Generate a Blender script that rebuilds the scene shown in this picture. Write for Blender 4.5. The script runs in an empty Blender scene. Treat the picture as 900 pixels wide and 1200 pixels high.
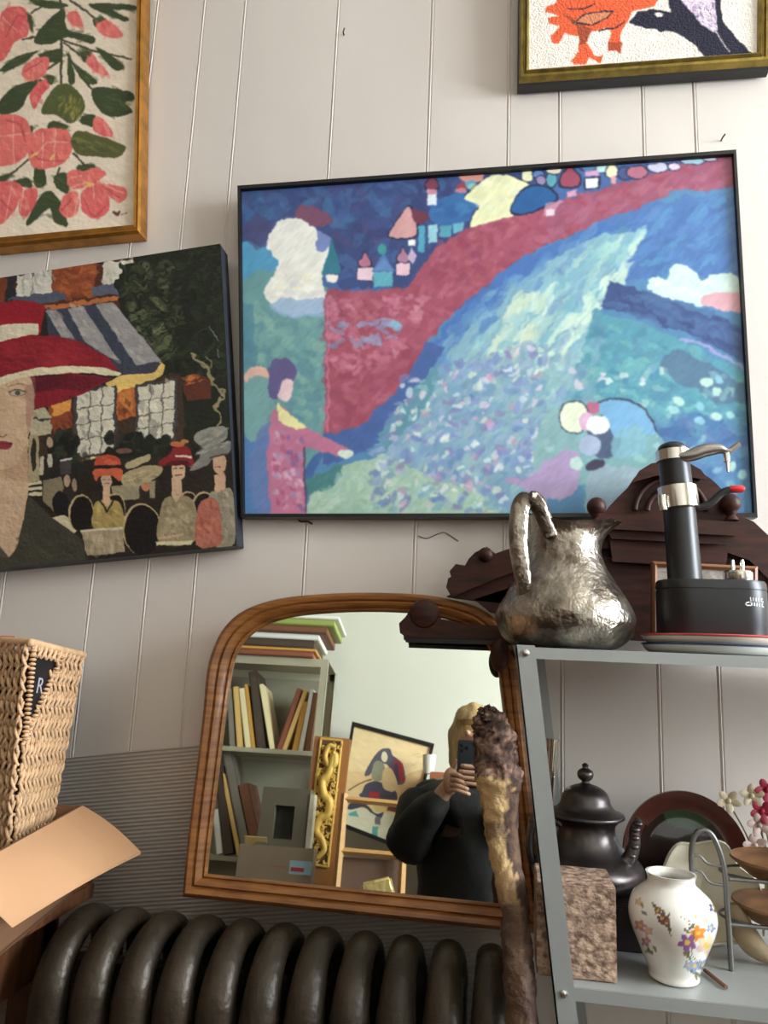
LIGHT_WIN = 268
LAMP_EMIT = 10
DS = .9
G_BIG = 1.12; G_CAFE = 1.0; G_FLO = 1.15
import bpy, bmesh, math, random
import numpy as np
from mathutils import Vector, Matrix, noise as mnoise
rnd = random.Random(7)
scene = bpy.context.scene
COL = scene.collection
PI = math.pi

# ------------------------------------------------------------------ camera geometry (900x1200 frame)
F = 867.0
Zc = np.array([190, 4600, -867.]); Zc /= np.linalg.norm(Zc)
Xc = -np.array([-5350, 56, -867.]); Xc -= Xc.dot(Zc)*Zc; Xc /= np.linalg.norm(Xc)
Yc = np.cross(Zc, Xc)
M = np.array([Xc, Yc, Zc])
CAM = np.array([0, -1.35, 1.45])
def ray(px, py):
    d = M @ np.array([px-450, 600-py, -F]); return d/np.linalg.norm(d)
def W(px, py, y):
    d = ray(px, py); return CAM + d*((y-CAM[1])/d[1])
def WZ(px, py, z):
    d = ray(px, py); return CAM + d*((z-CAM[2])/d[2])
def proj(p):
    c = (np.asarray(p)-CAM) @ M
    return 450+F*c[..., 0]/-c[..., 2], 600-F*c[..., 1]/-c[..., 2]
# mirror plane
MN = -ray(548, 880)
MP = W(400, 1070, -.125)
def WM(px, py, lift=0.0):
    d = ray(px, py); t = ((MP+MN*lift-CAM)@MN)/(d@MN); return CAM+d*t
def refl(p):
    p = np.asarray(p, float); s = (p-MP)@MN
    return p-2*np.multiply.outer(s, MN) if p.ndim > 1 else p-2*s*MN
def R(px, py, y):            # real place of something seen in the looking glass
    d = ray(px, py); h = WM(px, py); r = d-2*(d@MN)*MN
    return h+r*((y-h[1])/r[1])
def projR(p):
    sh = p.shape; q = refl(p.reshape(-1, 3)).reshape(sh); return proj(q)

cam = bpy.data.cameras.new('camera'); cam.sensor_fit = 'VERTICAL'; cam.sensor_height = 36; cam.lens = F*36/1200
cam.clip_start = 0.005
co = bpy.data.objects.new('camera', cam); COL.objects.link(co)
m4 = Matrix([list(M[0])+[CAM[0]], list(M[1])+[CAM[1]], list(M[2])+[CAM[2]], [0, 0, 0, 1]])
co.matrix_world = m4; scene.camera = co
scene.view_settings.view_transform = 'Standard'; scene.view_settings.look = 'None'
scene.view_settings.gamma = 1; scene.view_settings.use_curve_mapping = False
scene.view_settings.exposure = 0.0

# ------------------------------------------------------------------ materials
def s2l(c):
    c = np.asarray(c, float)/255.
    return np.where(c <= .04045, c/12.92, ((c+.055)/1.055)**2.4)
def rgb(*c): return tuple(s2l(c))+(1,)
MATS = {}
def mat(name, col, rough=.6, metal=0., var=0., vscale=8., bump=0., bscale=60., col2=None, stretch=(1, 1, 1), spec=.5, coat=0., trans=0., attr=False, emit=0., detail=4.):
    if name in MATS: return MATS[name]
    m = bpy.data.materials.new(name); m.use_nodes = True
    nt = m.node_tree; b = nt.nodes['Principled BSDF']
    b.inputs['Roughness'].default_value = rough; b.inputs['Metallic'].default_value = metal
    b.inputs['Specular IOR Level'].default_value = spec
    b.inputs['Coat Weight'].default_value = coat; b.inputs['Transmission Weight'].default_value = trans
    c = tuple(s2l(col)); b.inputs['Base Color'].default_value = c+(1,)
    if emit:
        b.inputs['Emission Color'].default_value = c+(1,); b.inputs['Emission Strength'].default_value = emit
    tc = nt.nodes.new('ShaderNodeTexCoord'); mp = nt.nodes.new('ShaderNodeMapping')
    mp.inputs['Scale'].default_value = stretch
    nt.links.new(tc.outputs['Object'], mp.inputs['Vector'])
    if var > 0 or col2 is not None:
        n = nt.nodes.new('ShaderNodeTexNoise'); n.inputs['Scale'].default_value = vscale; n.inputs['Detail'].default_value = detail
        nt.links.new(mp.outputs['Vector'], n.inputs['Vector'])
        r = nt.nodes.new('ShaderNodeValToRGB'); r.color_ramp.elements[0].position = .35; r.color_ramp.elements[1].position = .65
        c2 = tuple(s2l(col2)) if col2 is not None else tuple(x*(1-var) for x in c)
        r.color_ramp.elements[0].color = c2+(1,); r.color_ramp.elements[1].color = c+(1,)
        nt.links.new(n.outputs['Fac'], r.inputs['Fac']); nt.links.new(r.outputs['Color'], b.inputs['Base Color'])
    if attr:
        a = nt.nodes.new('ShaderNodeVertexColor'); a.layer_name = 'paint'
        nt.links.new(a.outputs['Color'], b.inputs['Base Color'])
    if bump > 0:
        n2 = nt.nodes.new('ShaderNodeTexNoise'); n2.inputs['Scale'].default_value = bscale; n2.inputs['Detail'].default_value = 3
        nt.links.new(mp.outputs['Vector'], n2.inputs['Vector'])
        bp = nt.nodes.new('ShaderNodeBump'); bp.inputs['Strength'].default_value = bump; bp.inputs['Distance'].default_value = .01
        nt.links.new(n2.outputs['Fac'], bp.inputs['Height']); nt.links.new(bp.outputs['Normal'], b.inputs['Normal'])
    MATS[name] = m; return m

# ------------------------------------------------------------------ mesh builder
class MB:
    def __init__(s): s.v = []; s.f = []
    def add(s, vs, fs):
        o = len(s.v); s.v += [tuple(map(float, p)) for p in vs]; s.f += [tuple(i+o for i in f) for f in fs]; return s
    def build(s, name, m, parent=None, loc=None, smooth=True, bevel=0, seg=2, tag=None, sharp=40):
        me = bpy.data.meshes.new(name)
        L = np.array(parent['_l'] if parent is not None else (loc if loc is not None else (0, 0, 0)), float)
        me.from_pydata([tuple(np.array(p)-L) for p in s.v], [], s.f)
        bm = bmesh.new(); bm.from_mesh(me)
        if bevel:
            bmesh.ops.remove_doubles(bm, verts=bm.verts, dist=1e-6)
            es = [e for e in bm.edges if len(e.link_faces) == 2 and e.calc_face_angle(0) > .5]
            bmesh.ops.bevel(bm, geom=es, offset=bevel, segments=seg, affect='EDGES', clamp_overlap=True)
        bmesh.ops.recalc_face_normals(bm, faces=bm.faces)
        if smooth:
            for f in bm.faces: f.smooth = True
            for e in bm.edges:
                if len(e.link_faces) == 2 and e.calc_face_angle(0) > math.radians(sharp): e.smooth = False
        bm.to_mesh(me); bm.free()
        if m is not None: me.materials.append(m)
        o = bpy.data.objects.new(name, me); COL.objects.link(o)
        o['_l'] = [float(x) for x in L]
        if parent is not None: o.parent = parent
        else: o.location = L
        return o
def box(p0, p1, rot=0, piv=None):
    x0, y0, z0 = p0; x1, y1, z1 = p1
    v = [(x, y, z) for z in (z0, z1) for y in (y0, y1) for x in (x0, x1)]
    if rot:
        px, py = piv if piv else ((x0+x1)/2, (y0+y1)/2); c, sn = math.cos(rot), math.sin(rot)
        v = [(px+(x-px)*c-(y-py)*sn, py+(x-px)*sn+(y-py)*c, z) for x, y, z in v]
    return v, [(0, 2, 3, 1), (4, 5, 7, 6), (0, 1, 5, 4), (2, 6, 7, 3), (0, 4, 6, 2), (1, 3, 7, 5)]
def hexa(q, n):      # quad q (4 points) extruded by vector n
    q = [np.array(p, float) for p in q]; n = np.array(n, float)
    return [*q, *[p+n for p in q]], [(0, 1, 2, 3), (7, 6, 5, 4), (0, 4, 5, 1), (1, 5, 6, 2), (2, 6, 7, 3), (3, 7, 4, 0)]
def prism(pts, n):   # outline (3D points) extruded
    k = len(pts); n = np.array(n, float)
    v = [np.array(p, float) for p in pts]; v = v+[p+n for p in v]
    return v, [tuple(range(k)), tuple(range(2*k-1, k-1, -1))]+[(i, (i+1) % k, (i+1) % k+k, i+k) for i in range(k)]
def lathe(prof, c, seg=40, axis=(0, 0, 1), fn=None):
    ax = Vector(axis).normalized(); q = Vector((0, 0, 1)).rotation_difference(ax)
    v = []; f = []
    for i, (r, z) in enumerate(prof):
        for k in range(seg):
            a = 2*PI*k/seg; rr, zz = (r, z) if fn is None else fn(r, z, a)
            p = q @ Vector((rr*math.cos(a), rr*math.sin(a), zz)); v.append((p.x+c[0], p.y+c[1], p.z+c[2]))
    for i in range(len(prof)-1):
        for k in range(seg):
            a, b = i*seg+k, i*seg+(k+1) % seg; f.append((a, b, b+seg, a+seg))
    if prof[0][0] > 1e-6: f.append(tuple(range(seg-1, -1, -1)))
    if prof[-1][0] > 1e-6: n = (len(prof)-1)*seg; f.append(tuple(range(n, n+seg)))
    return v, f
def sph(c, r, seg=20, rings=12, sc=(1, 1, 1)):
    v, f = lathe([(max(r*math.sin(PI*i/rings), 1e-5), -r*math.cos(PI*i/rings)) for i in range(rings+1)], (0, 0, 0), seg)
    return [(x*sc[0]+c[0], y*sc[1]+c[1], z*sc[2]+c[2]) for x, y, z in v], f
def spline(pts, n):
    P = np.array(pts, float); k = len(P); out = []
    P = np.vstack([2*P[0]-P[1], P, 2*P[-1]-P[-2]])
    for j in range(n):
        u = j/(n-1)*(k-1); i = min(int(u), k-2); t = u-i
        a, b, c, d = P[i], P[i+1], P[i+2], P[i+3]
        out.append(.5*((2*b)+(c-a)*t+(2*a-5*b+4*c-d)*t*t+(3*b-a-3*c+d)*t**3))
    return np.array(out)
def tube(pts, rad, seg=10, flat=1.0, side=None, cap=True):
    P = [Vector(p) for p in pts]; n = len(P)
    rad = [rad]*n if isinstance(rad, (int, float)) else list(rad)
    v = []; f = []; prev = None
    for i in range(n):
        t = (P[min(i+1, n-1)]-P[max(i-1, 0)]).normalized()
        if side is not None: u = (Vector(side)-t*Vector(side).dot(t)).normalized()
        elif prev is None: u = t.orthogonal().normalized()
        else: u = (prev-t*prev.dot(t)).normalized()
        prev = u; w = t.cross(u)
        for k in range(seg):
            a = 2*PI*k/seg; q = P[i]+u*(rad[i]*math.cos(a)*flat)+w*(rad[i]*math.sin(a)); v.append(tuple(q))
    for i in range(n-1):
        for k in range(seg):
            a, b = i*seg+k, i*seg+(k+1) % seg; f.append((a, b, b+seg, a+seg))
    if cap: f.append(tuple(range(seg-1, -1, -1))); f.append(tuple(range((n-1)*seg, n*seg)))
    return v, f
def tag(o, label=None, cat=None, group=None, kind=None):
    if label: o['label'] = label
    if cat: o['category'] = cat
    if group: o['group'] = group
    if kind: o['kind'] = kind
    return o
def thing(name, loc, label, cat, group=None):
    o = bpy.data.objects.new(name, None); COL.objects.link(o); o.empty_display_size = .05
    o.location = tuple(map(float, loc)); o['_l'] = [float(x) for x in loc]
    return tag(o, label, cat, group)
def solo(mb, name, m, loc, label, cat, group=None, **k):
    return tag(mb.build(name, m, None, loc, **k), label, cat, group)
def part(vf, name, m, parent, **k):
    b = MB(); b.add(*vf); return b.build(name, m, parent, **k)
def jitter(o, amp, sc, seed=0, fn=None):
    for v in o.data.vertices:
        n = mnoise.fractal(Vector(v.co)*sc+Vector((seed, seed*2, 0)), 1.0, 2.0, 3)
        v.co += v.normal*amp*n*(fn(v.co) if fn else 1)

# ------------------------------------------------------------------ procedural painting on a fine canvas mesh
def vnoise(x, y, sc, seed=0):
    g = np.random.RandomState(seed).rand(256, 256); X = x/sc; Y = y/sc
    i = np.floor(X).astype(int); j = np.floor(Y).astype(int); u = X-i; w = Y-j
    u = u*u*(3-2*u); w = w*w*(3-2*w); i %= 256; j %= 256; i1 = (i+1) % 256; j1 = (j+1) % 256
    return (g[i, j]*(1-u)+g[i1, j]*u)*(1-w)+(g[i, j1]*(1-u)+g[i1, j1]*u)*w
class Paint:
    def __init__(s, pos, pf=proj, base=(128, 128, 128), gain=1.15):
        s.pos = pos; s.x, s.y = pf(pos); s.c = np.zeros(s.x.shape+(3,))+np.array(base, float); s.k = 1; s.ox = s.oy = 0
        s.gain = gain; s.sd = 1; s.xx, s.yy = s.x, s.y; s.warp(1.2)
    def at(s, k, ox, oy): s.k, s.ox, s.oy = k, ox, oy; return s
    def warp(s, a, sc=6):
        s.sd += 3
        s.xx = s.x+(vnoise(s.x, s.y, sc, s.sd)-.5)*2*a+(vnoise(s.x, s.y, sc/3, s.sd+5)-.5)*a
        s.yy = s.y+(vnoise(s.x, s.y, sc, s.sd+1)-.5)*2*a+(vnoise(s.x, s.y, sc/3, s.sd+6)-.5)*a; return s
    def T(s, pts): return [(x/s.k+s.ox, y/s.k+s.oy) for x, y in pts]
    def put(s, m, c, a=1, jit=0):
        c = np.array(c, float)
        s.c[m] = s.c[m]*(1-a)+c*a
    def mask(s, q):
        xs = [p[0] for p in q]; ys = [p[1] for p in q]
        idx = np.nonzero((s.xx > min(xs)) & (s.xx < max(xs)) & (s.yy > min(ys)) & (s.yy < max(ys)))
        X, Y = s.xx[idx], s.yy[idx]; ins = np.zeros(len(X), bool)
        for (x0, y0), (x1, y1) in zip(q, q[1:]+q[:1]):
            if y0 == y1: continue
            ins ^= ((y0 > Y) != (y1 > Y)) & (X < (x1-x0)*(Y-y0)/(y1-y0)+x0)
        return tuple(i[ins] for i in idx)
    def poly(s, pts, c, a=1, smooth=False):
        q = s.T(pts)
        if smooth:
            P = q+[q[0]]; Q = np.array([q[-1]]+q+q[:2]); out = []
            for i in range(len(q)):
                p0, p1, p2, p3 = Q[i], Q[i+1], Q[i+2], Q[i+3]
                for t in (0, .25, .5, .75):
                    out.append(tuple(.5*((2*p1)+(p2-p0)*t+(2*p0-5*p1+4*p2-p3)*t*t+(3*p1-p0-3*p2+p3)*t**3)))
            q = out
        s.put(s.mask(q), c, a); return s
    def ell(s, cx, cy, rx, ry, c, rot=0, a=1, raw=False):
        if not raw: (cx, cy), = s.T([(cx, cy)]); rx /= s.k; ry /= s.k
        m = max(rx, ry); idx = np.nonzero((abs(s.xx-cx) < m) & (abs(s.yy-cy) < m))
        dx = s.xx[idx]-cx; dy = s.yy[idx]-cy; co_, si = math.cos(rot), math.sin(rot)
        ins = ((dx*co_+dy*si)/rx)**2+((-dx*si+dy*co_)/ry)**2 < 1
        s.put(tuple(i[ins] for i in idx), c, a); return s
    def line(s, pts, w, c, a=1, smooth=False):
        q = s.T(pts); w = w/s.k/2
        if smooth: q = [tuple(p) for p in spline([(x, y, 0) for x, y in q], len(q)*5)[:, :2]]
        for (x0, y0), (x1, y1) in zip(q, q[1:]):
            idx = np.nonzero((s.xx > min(x0, x1)-w) & (s.xx < max(x0, x1)+w) & (s.yy > min(y0, y1)-w) & (s.yy < max(y0, y1)+w))
            X, Y = s.xx[idx]-x0, s.yy[idx]-y0; L = (x1-x0)**2+(y1-y0)**2+1e-9
            t = np.clip((X*(x1-x0)+Y*(y1-y0))/L, 0, 1); d = np.hypot(X-t*(x1-x0), Y-t*(y1-y0)); ins = d < w
            s.put(tuple(i[ins] for i in idx), c, a)
        return s
    def dabs(s, pts, n, l, w, ang, cols, a=.8, spread=.3):
        q = s.T(pts); m = s.mask(q)
        if len(m[0]) == 0: return s
        for _ in range(n):
            i = rnd.randrange(len(m[0])); k = rnd.uniform(.6, 1.3)
            s.ell(s.xx[m[0][i], m[1][i]], s.yy[m[0][i], m[1][i]], l*k*DS/s.k, w*k*DS/s.k, rnd.choice(cols), ang+rnd.uniform(-spread, spread), a*rnd.uniform(.6, 1), raw=True)
        return s
    def finish(s, name, m, parent, amp=.1, ang=.5, blur=1, sat=1.0):
        if blur:
            for _ in range(blur):
                e = np.pad(s.c, ((1, 1), (1, 1), (0, 0)), 'edge'); s.c = (e[:-2, 1:-1]+e[2:, 1:-1]+e[1:-1, :-2]+e[1:-1, 2:]+2*e[1:-1, 1:-1])/6
        ca, sa = math.cos(ang), math.sin(ang); u = s.x*ca+s.y*sa; v = -s.x*sa+s.y*ca
        n = (vnoise(u, v*3, 9, 31)-.5)+(vnoise(s.x, s.y, 14, 32)-.5)*.8+(vnoise(u*.6, v*2.5, 3, 33)-.5)*.6
        lum = (s.c@np.array([.3, .55, .15]))[..., None]; s.c = lum+(s.c-lum)*sat
        c = np.clip(s.c*(1+amp*n[..., None]), 0, 255)
        lin = np.clip(s2l(c)*s.gain, 0, .95)
        nv, nu = s.x.shape; me = bpy.data.meshes.new(name)
        L = np.array(parent['_l'] if parent is not None else (0, 0, 0)); V = (s.pos-L).reshape(-1, 3).astype(np.float32)
        I = np.arange(nv*nu).reshape(nv, nu)
        Q = np.stack([I[:-1, :-1], I[1:, :-1], I[1:, 1:], I[:-1, 1:]], -1).reshape(-1, 4).astype(np.int32)
        me.vertices.add(len(V)); me.vertices.foreach_set('co', V.ravel())
        me.loops.add(Q.size); me.loops.foreach_set('vertex_index', Q.ravel())
        me.polygons.add(len(Q)); me.polygons.foreach_set('loop_start', np.arange(0, Q.size, 4, dtype=np.int32))
        me.update(calc_edges=True)
        me.polygons.foreach_set('use_smooth', [True]*len(Q))
        at = me.color_attributes.new('paint', 'FLOAT_COLOR', 'POINT')
        at.data.foreach_set('color', np.concatenate([lin, np.ones(lin.shape[:2]+(1,))], -1).astype(np.float32).ravel())
        me.materials.append(m); o = bpy.data.objects.new(name, me); COL.objects.link(o); o.parent = parent; o['_l'] = list(map(float, L))
        return o
def quadgrid(c, nu, nv):      # corners TL,TR,BR,BL
    c = [np.array(p, float) for p in c]; s, t = np.meshgrid(np.linspace(0, 1, nu), np.linspace(0, 1, nv)); s = s[..., None]; t = t[..., None]
    return (c[0]*(1-s)+c[1]*s)*(1-t)+(c[3]*(1-s)+c[2]*s)*t
def attrpaint(o, fn):         # per-vertex colours of a finished mesh, fn(world co, normal)->srgb
    me = o.data; at = me.color_attributes.new('paint', 'FLOAT_COLOR', 'POINT'); L = Vector(o['_l'])
    for i, v in enumerate(me.vertices): at.data[i].color = tuple(s2l(fn(v.co+L, v.normal)))+(1,)
def lerp2(a, b, t): return tuple(np.array(a)*(1-t)+np.array(b)*t)
def frame_bars(outer, inner, front, back, prof, name, m, parent):
    # picture frame: outer/inner rectangles (4 world points each), profile list (t across, h along normal)
    b = MB(); n = len(prof); O = [np.array(p) for p in outer]; I = [np.array(p) for p in inner]
    nn = np.cross(O[1]-O[0], O[3]-O[0]); nn /= np.linalg.norm(nn)
    if nn[1] > 0: nn = -nn
    v = []
    for k in range(4):
        for t, h in prof: v.append(O[k]*(1-t)+I[k]*t+nn*h)
    f = []
    for k in range(4):
        for j in range(n):
            a, c = k*n+j, k*n+(j+1) % n; d, e = ((k+1) % 4)*n+j, ((k+1) % 4)*n+(j+1) % n; f.append((a, d, e, c))
    b.add(v, f); return b.build(name, m, parent, sharp=25)
# ------------------------------------------------------------------ the room
XL, XR, YB, ZT = -2.6, 2.4, -3.05, 3.15
wallm = mat('painted_boards', (222, 212, 203), rough=.58, var=.10, vscale=2.2, bump=.12, bscale=9, spec=.4, stretch=(1, 1, .5))
nt = wallm.node_tree      # grimy smudges with their own shape
plain = mat('plaster', (226, 224, 214), rough=.7, var=.06, vscale=1.5, bump=.05)
GX = [W(57, 295, 0)[0]-.12, W(57, 295, 0)[0], W(10, 700, 0)[0]+.0, -.685, -.587, -.371, -.163, 0.0, .102, .263, .36, .52, .68, .78, .95, 1.12, 1.3, 1.45]
GX += [-.80, -.93, -1.25, -1.42, -1.55, -1.7, -1.85, 1.6, 1.75, 1.9]
GX = sorted(GX); GX = [g for i, g in enumerate(GX) if i == 0 or g-GX[i-1] > .06]
b = MB(); prof = [(XL, 0)]
for g in GX:
    prof += [(g-.0040, 0), (g-.0026, .0014), (g-.0012, .0), (g+.0012, -.0010), (g+.0022, .0), (g+.0034, .0016), (g+.005, 0)]
prof += [(XR, 0)]
n = len(prof); v = []
for x, y in prof: v += [(x, y, 0), (x, y, ZT)]
f = [(2*i, 2*i+2, 2*i+3, 2*i+1) for i in range(n-1)]
v2 = [(XL, .1, 0), (XL, .1, ZT), (XR, .1, ZT), (XR, .1, 0)]
f += [(2*n, 2*n+1, 2*n+2, 2*n+3)]
b.add(v+v2, f); wall = tag(b.build('wall_front', wallm, sharp=30), kind='structure')
floorm = mat('floor_boards', (84, 60, 42), rough=.5, var=.4, vscale=3, stretch=(1, 8, 1))
def struct(name, p0, p1, m): return tag(part(box(p0, p1), name, m, None), kind='structure')
struct('floor', (XL-.1, YB-.1, -.1), (XR+.1, .1, 0), floorm)
struct('ceiling', (XL-.1, YB-.1, ZT), (XR+.1, .1, ZT+.1), plain)
struct('wall_back', (XL-.1, YB-.1, 0), (XR+.1, YB, ZT), plain)
struct('wall_left', (XL-.1, YB, 0), (XL, 0, ZT), mat('low_bounce_brown', (120, 98, 78), rough=.6, var=.2, vscale=3, stretch=(1, 6, 1)))  # unseen wall, brown chosen to cut light bounced from the left
# right wall with a window opening
wy0, wy1, wz0, wz1 = -1.85, -.25, 1.45, 2.95
b = MB()
b.add(*box((XR, YB, 0), (XR+.1, wy0, ZT))); b.add(*box((XR, wy1, 0), (XR+.1, 0, ZT)))
b.add(*box((XR, wy0, 0), (XR+.1, wy1, wz0))); b.add(*box((XR, wy0, wz1), (XR+.1, wy1, ZT)))
tag(b.build('wall_right', plain, smooth=False), kind='structure')
b = MB(); wm = mat('window_paint', (235, 235, 230), rough=.4)
for (a, c) in (((wy0, wz0), (wy0+.05, wz1)), ((wy1-.05, wz0), (wy1, wz1)), ((wy0, wz0), (wy1, wz0+.05)), ((wy0, wz1-.05), (wy1, wz1)),
               (((wy0+wy1)/2-.02, wz0), ((wy0+wy1)/2+.02, wz1)), ((wy0, 2.18), (wy1, 2.22))):
    b.add(*box((XR+.02, a[0], a[1]), (XR+.07, c[0], c[1])))
tag(b.build('window_1', wm, smooth=False), kind='structure')
# daylight outside the window
wd = bpy.data.worlds.new('sky'); scene.world = wd; wd.use_nodes = True
bg = wd.node_tree.nodes['Background']; bg.inputs['Color'].default_value = (.75, .87, 1, 1); bg.inputs['Strength'].default_value = 2.5
def area(name, loc, rot, sx, sy, power, col):
    l = bpy.data.lights.new(name, 'AREA'); l.shape = 'RECTANGLE'; l.size = sx; l.size_y = sy; l.energy = power; l.color = col
    o = bpy.data.objects.new(name, l); COL.objects.link(o); o.location = loc; o.rotation_euler = rot; return o
area('window_daylight', (XR+.35, (wy0+wy1)/2, (wz0+wz1)/2+.1), (0, math.radians(80), math.radians(24)), 1.7, 1.5, LIGHT_WIN, (.86, .93, 1))
# two unseen ceiling lamps (glass globes), added to brighten the far wall
for i, (x, y) in enumerate(((-.9, -1.9), (.75, -1.45))):
    t = thing('added_ceiling_lamp', (x, y, ZT-.16), ('added round white ceiling lamp over the book shelf end of the room', 'added round white ceiling lamp near the window wall')[i], 'lamp', 'added ceiling lamps')
    part(lathe([(.001, 0), (.07, 0), (.07, .02), (.02, .03), (.02, .05)], (x, y, ZT-.05), 24), 'canopy', mat('lamp_metal', (190, 180, 160), rough=.3, metal=1), t)
    g = part(sph((x, y, ZT-.12), .085, 24, 14), 'lamp_shade', mat('lamp_glass', (255, 232, 200), rough=.3, emit=LAMP_EMIT), t)

# ------------------------------------------------------------------ blue and red painting in the thin black frame
paintm = mat('canvas_paint', (200, 200, 200), rough=.55, attr=True, bump=.15, bscale=120, spec=.3)
printm = mat('glossy_print', (200, 200, 200), rough=.38, attr=True, bump=.02, bscale=150, spec=.4)
blackm = mat('black_frame', (14, 13, 14), rough=.35)
def pl(pxs, ytop, ybot):     # unproject TL,TR,BR,BL on a leaning plane
    (a, b_, c, d) = pxs; return [W(*a, ytop), W(*b_, ytop), W(*c, ybot), W(*d, ybot)]
big = thing('framed_painting', W(580, 605, -.02), 'large blue painting with a red band and pale domes in a thin black frame', 'painting')
O = pl([(279, 219), (862, 177), (887, 607), (283, 607)], -.045, -.03)
I = pl([(283, 224), (858, 183), (882, 601), (287, 602)], -.045, -.03)
frame_bars(O, I, 0, 0, [(0, -.022), (0, .004), (.1, .006), (.85, .006), (1, .002), (1, -.022)], 'frame', blackm, big)
C_ = pl([(281, 221), (860, 180), (885, 604), (285, 605)], -.043, -.028)
p = Paint(quadgrid(C_, 720, 500), base=(62, 100, 165), gain=G_BIG)
# night sky
p.warp(4, 18)
p.poly([(270, 200), (660, 170), (620, 240), (520, 290), (480, 335), (405, 342), (385, 300), (360, 260), (270, 300)], (50, 72, 130))
p.dabs([(280, 220), (560, 190), (500, 300), (400, 335), (380, 270), (285, 285)], 260, 15, 6, .3, [(44, 58, 112), (56, 82, 142), (66, 104, 164), (48, 66, 122), (76, 70, 124), (54, 112, 164)], .55, 1.2)
p.poly([(270, 300), (340, 310), (385, 335), (382, 515), (300, 620), (270, 600)], (96, 150, 152))
p.dabs([(280, 370), (380, 350), (380, 500), (285, 520)], 200, 12, 5, .6, [(84, 140, 146), (120, 170, 160), (104, 156, 158), (78, 128, 150), (132, 176, 160)], .5, 1.2)
p.poly([(270, 345), (300, 360), (300, 430), (270, 460)], (70, 128, 150), .7)
p.poly([(280, 292), (296, 286), (316, 289), (326, 303), (318, 314), (300, 320), (280, 328)], (70, 150, 194), smooth=True)
p.poly([(345, 243), (370, 246), (390, 258), (380, 266), (352, 262)], (120, 70, 98), smooth=True)
p.ell(302, 270, 15, 20, (70, 66, 110), 0, .6)
p.warp(2.5, 10)
p.poly([(321, 262), (332, 256), (350, 257), (366, 266), (376, 282), (388, 284), (386, 300), (378, 312), (380, 340), (382, 360), (364, 368), (340, 368), (322, 360), (309, 343), (312, 330), (326, 306), (312, 288)], (226, 226, 216), smooth=True)
p.dabs([(322, 320), (375, 320), (378, 355), (325, 355)], 40, 9, 3.5, .1, [(236, 232, 196), (206, 212, 222), (222, 214, 206), (240, 238, 226)], .7)
p.poly([(316, 354), (380, 350), (380, 368), (336, 370)], (134, 170, 210), .8, smooth=True)
p.poly([(372, 270), (389, 284), (376, 296), (370, 286)], (110, 130, 190), smooth=True)
# red band
p.warp(2, 8)
red = [(381, 338), (405, 341), (445, 340), (478, 336), (492, 318), (510, 291), (560, 262), (640, 240), (720, 218), (800, 194), (870, 178), (870, 222), (835, 222), (800, 224), (790, 222), (772, 234), (740, 250), (700, 262), (640, 288), (604, 306), (575, 330), (548, 352), (520, 380), (490, 420), (468, 460), (440, 490), (410, 508), (381, 512)]
p.poly(red, (166, 74, 98))
p.dabs(red, 520, 9, 4, -.3, [(156, 62, 84), (176, 86, 110), (186, 98, 120), (148, 58, 88), (170, 76, 92)], .6, 1.0)
p.dabs([(640, 242), (868, 182), (866, 218), (700, 258), (640, 280)], 120, 12, 4, -.35, [(162, 84, 116), (170, 96, 124), (150, 76, 108)], .6)
p.dabs([(384, 350), (500, 345), (480, 400), (440, 440), (385, 440)], 110, 7, 3, .5, [(200, 110, 136), (204, 128, 150), (190, 100, 120)], .7, 1.2)
p.dabs([(384, 372), (470, 374), (460, 402), (384, 412)], 30, 8, 3, .3, [(134, 150, 192), (160, 150, 186), (110, 140, 180)], .75, 1)
p.line([(384, 350), (384, 505)], 3, (206, 120, 150), .6)
p.dabs([(452, 378), (466, 376), (470, 388), (450, 388)], 4, 7, 3, 0, [(120, 176, 204)])
# distant domes and round trees
p.warp(.8, 5)
dk = (28, 34, 70)
def dome(x, y, r, c, body=None, h=14, bw=None):
    p.poly([(x, y-r*1.75), (x+r*.45, y-r*.9), (x+r*1.02, y-r*.1), (x+r*.8, y+r*.75), (x-r*.8, y+r*.75), (x-r*1.02, y-r*.1), (x-r*.45, y-r*.9)], dk, smooth=True)
    p.poly([(x, y-r*1.5), (x+r*.35, y-r*.8), (x+r*.85, y-r*.1), (x+r*.65, y+r*.6), (x-r*.65, y+r*.6), (x-r*.85, y-r*.1), (x-r*.35, y-r*.8)], c, smooth=True)
    if body:
        w = bw or r*.7
        p.poly([(x-w-1, y+r*.7), (x+w+1, y+r*.7), (x+w+1, y+r*.7+h+1), (x-w-1, y+r*.7+h+1)], dk)
        p.poly([(x-w, y+r*.8), (x+w, y+r*.8), (x+w, y+r*.7+h), (x-w, y+r*.7+h)], body)
p.poly([(389, 277), (400, 320), (377, 322)], (36, 118, 140)); p.poly([(382, 322), (396, 322), (395, 331), (383, 331)], (236, 228, 216))
dome(428, 307, 8, (186, 112, 140), (226, 192, 206), 16, 9)
p.poly([(449, 298), (464, 318), (435, 318)], (70, 120, 180)); p.ell(448, 292, 5, 7, (50, 150, 150)); p.poly([(437, 319), (461, 318), (460, 336), (438, 337)], (84, 170, 190)); p.poly([(449, 303), (462, 317), (437, 317)], (92, 134, 196))
dome(472, 302, 8, (176, 118, 150), (232, 190, 204), 15, 8)
p.poly([(478, 281), (487, 281), (487, 288), (478, 288)], (236, 236, 226)); p.poly([(482, 289), (488, 300), (484, 310), (478, 302)], (190, 170, 200))
p.poly([(479, 240), (466, 256), (455, 272), (456, 279), (474, 281), (488, 277), (492, 260), (487, 248)], dk, smooth=True)
p.poly([(479, 242), (467, 257), (457, 272), (458, 278), (474, 279), (486, 276), (488, 262)], (210, 152, 152), smooth=True)
p.poly([(482, 245), (504, 252), (498, 260), (488, 262)], (112, 50, 74), smooth=True)
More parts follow.
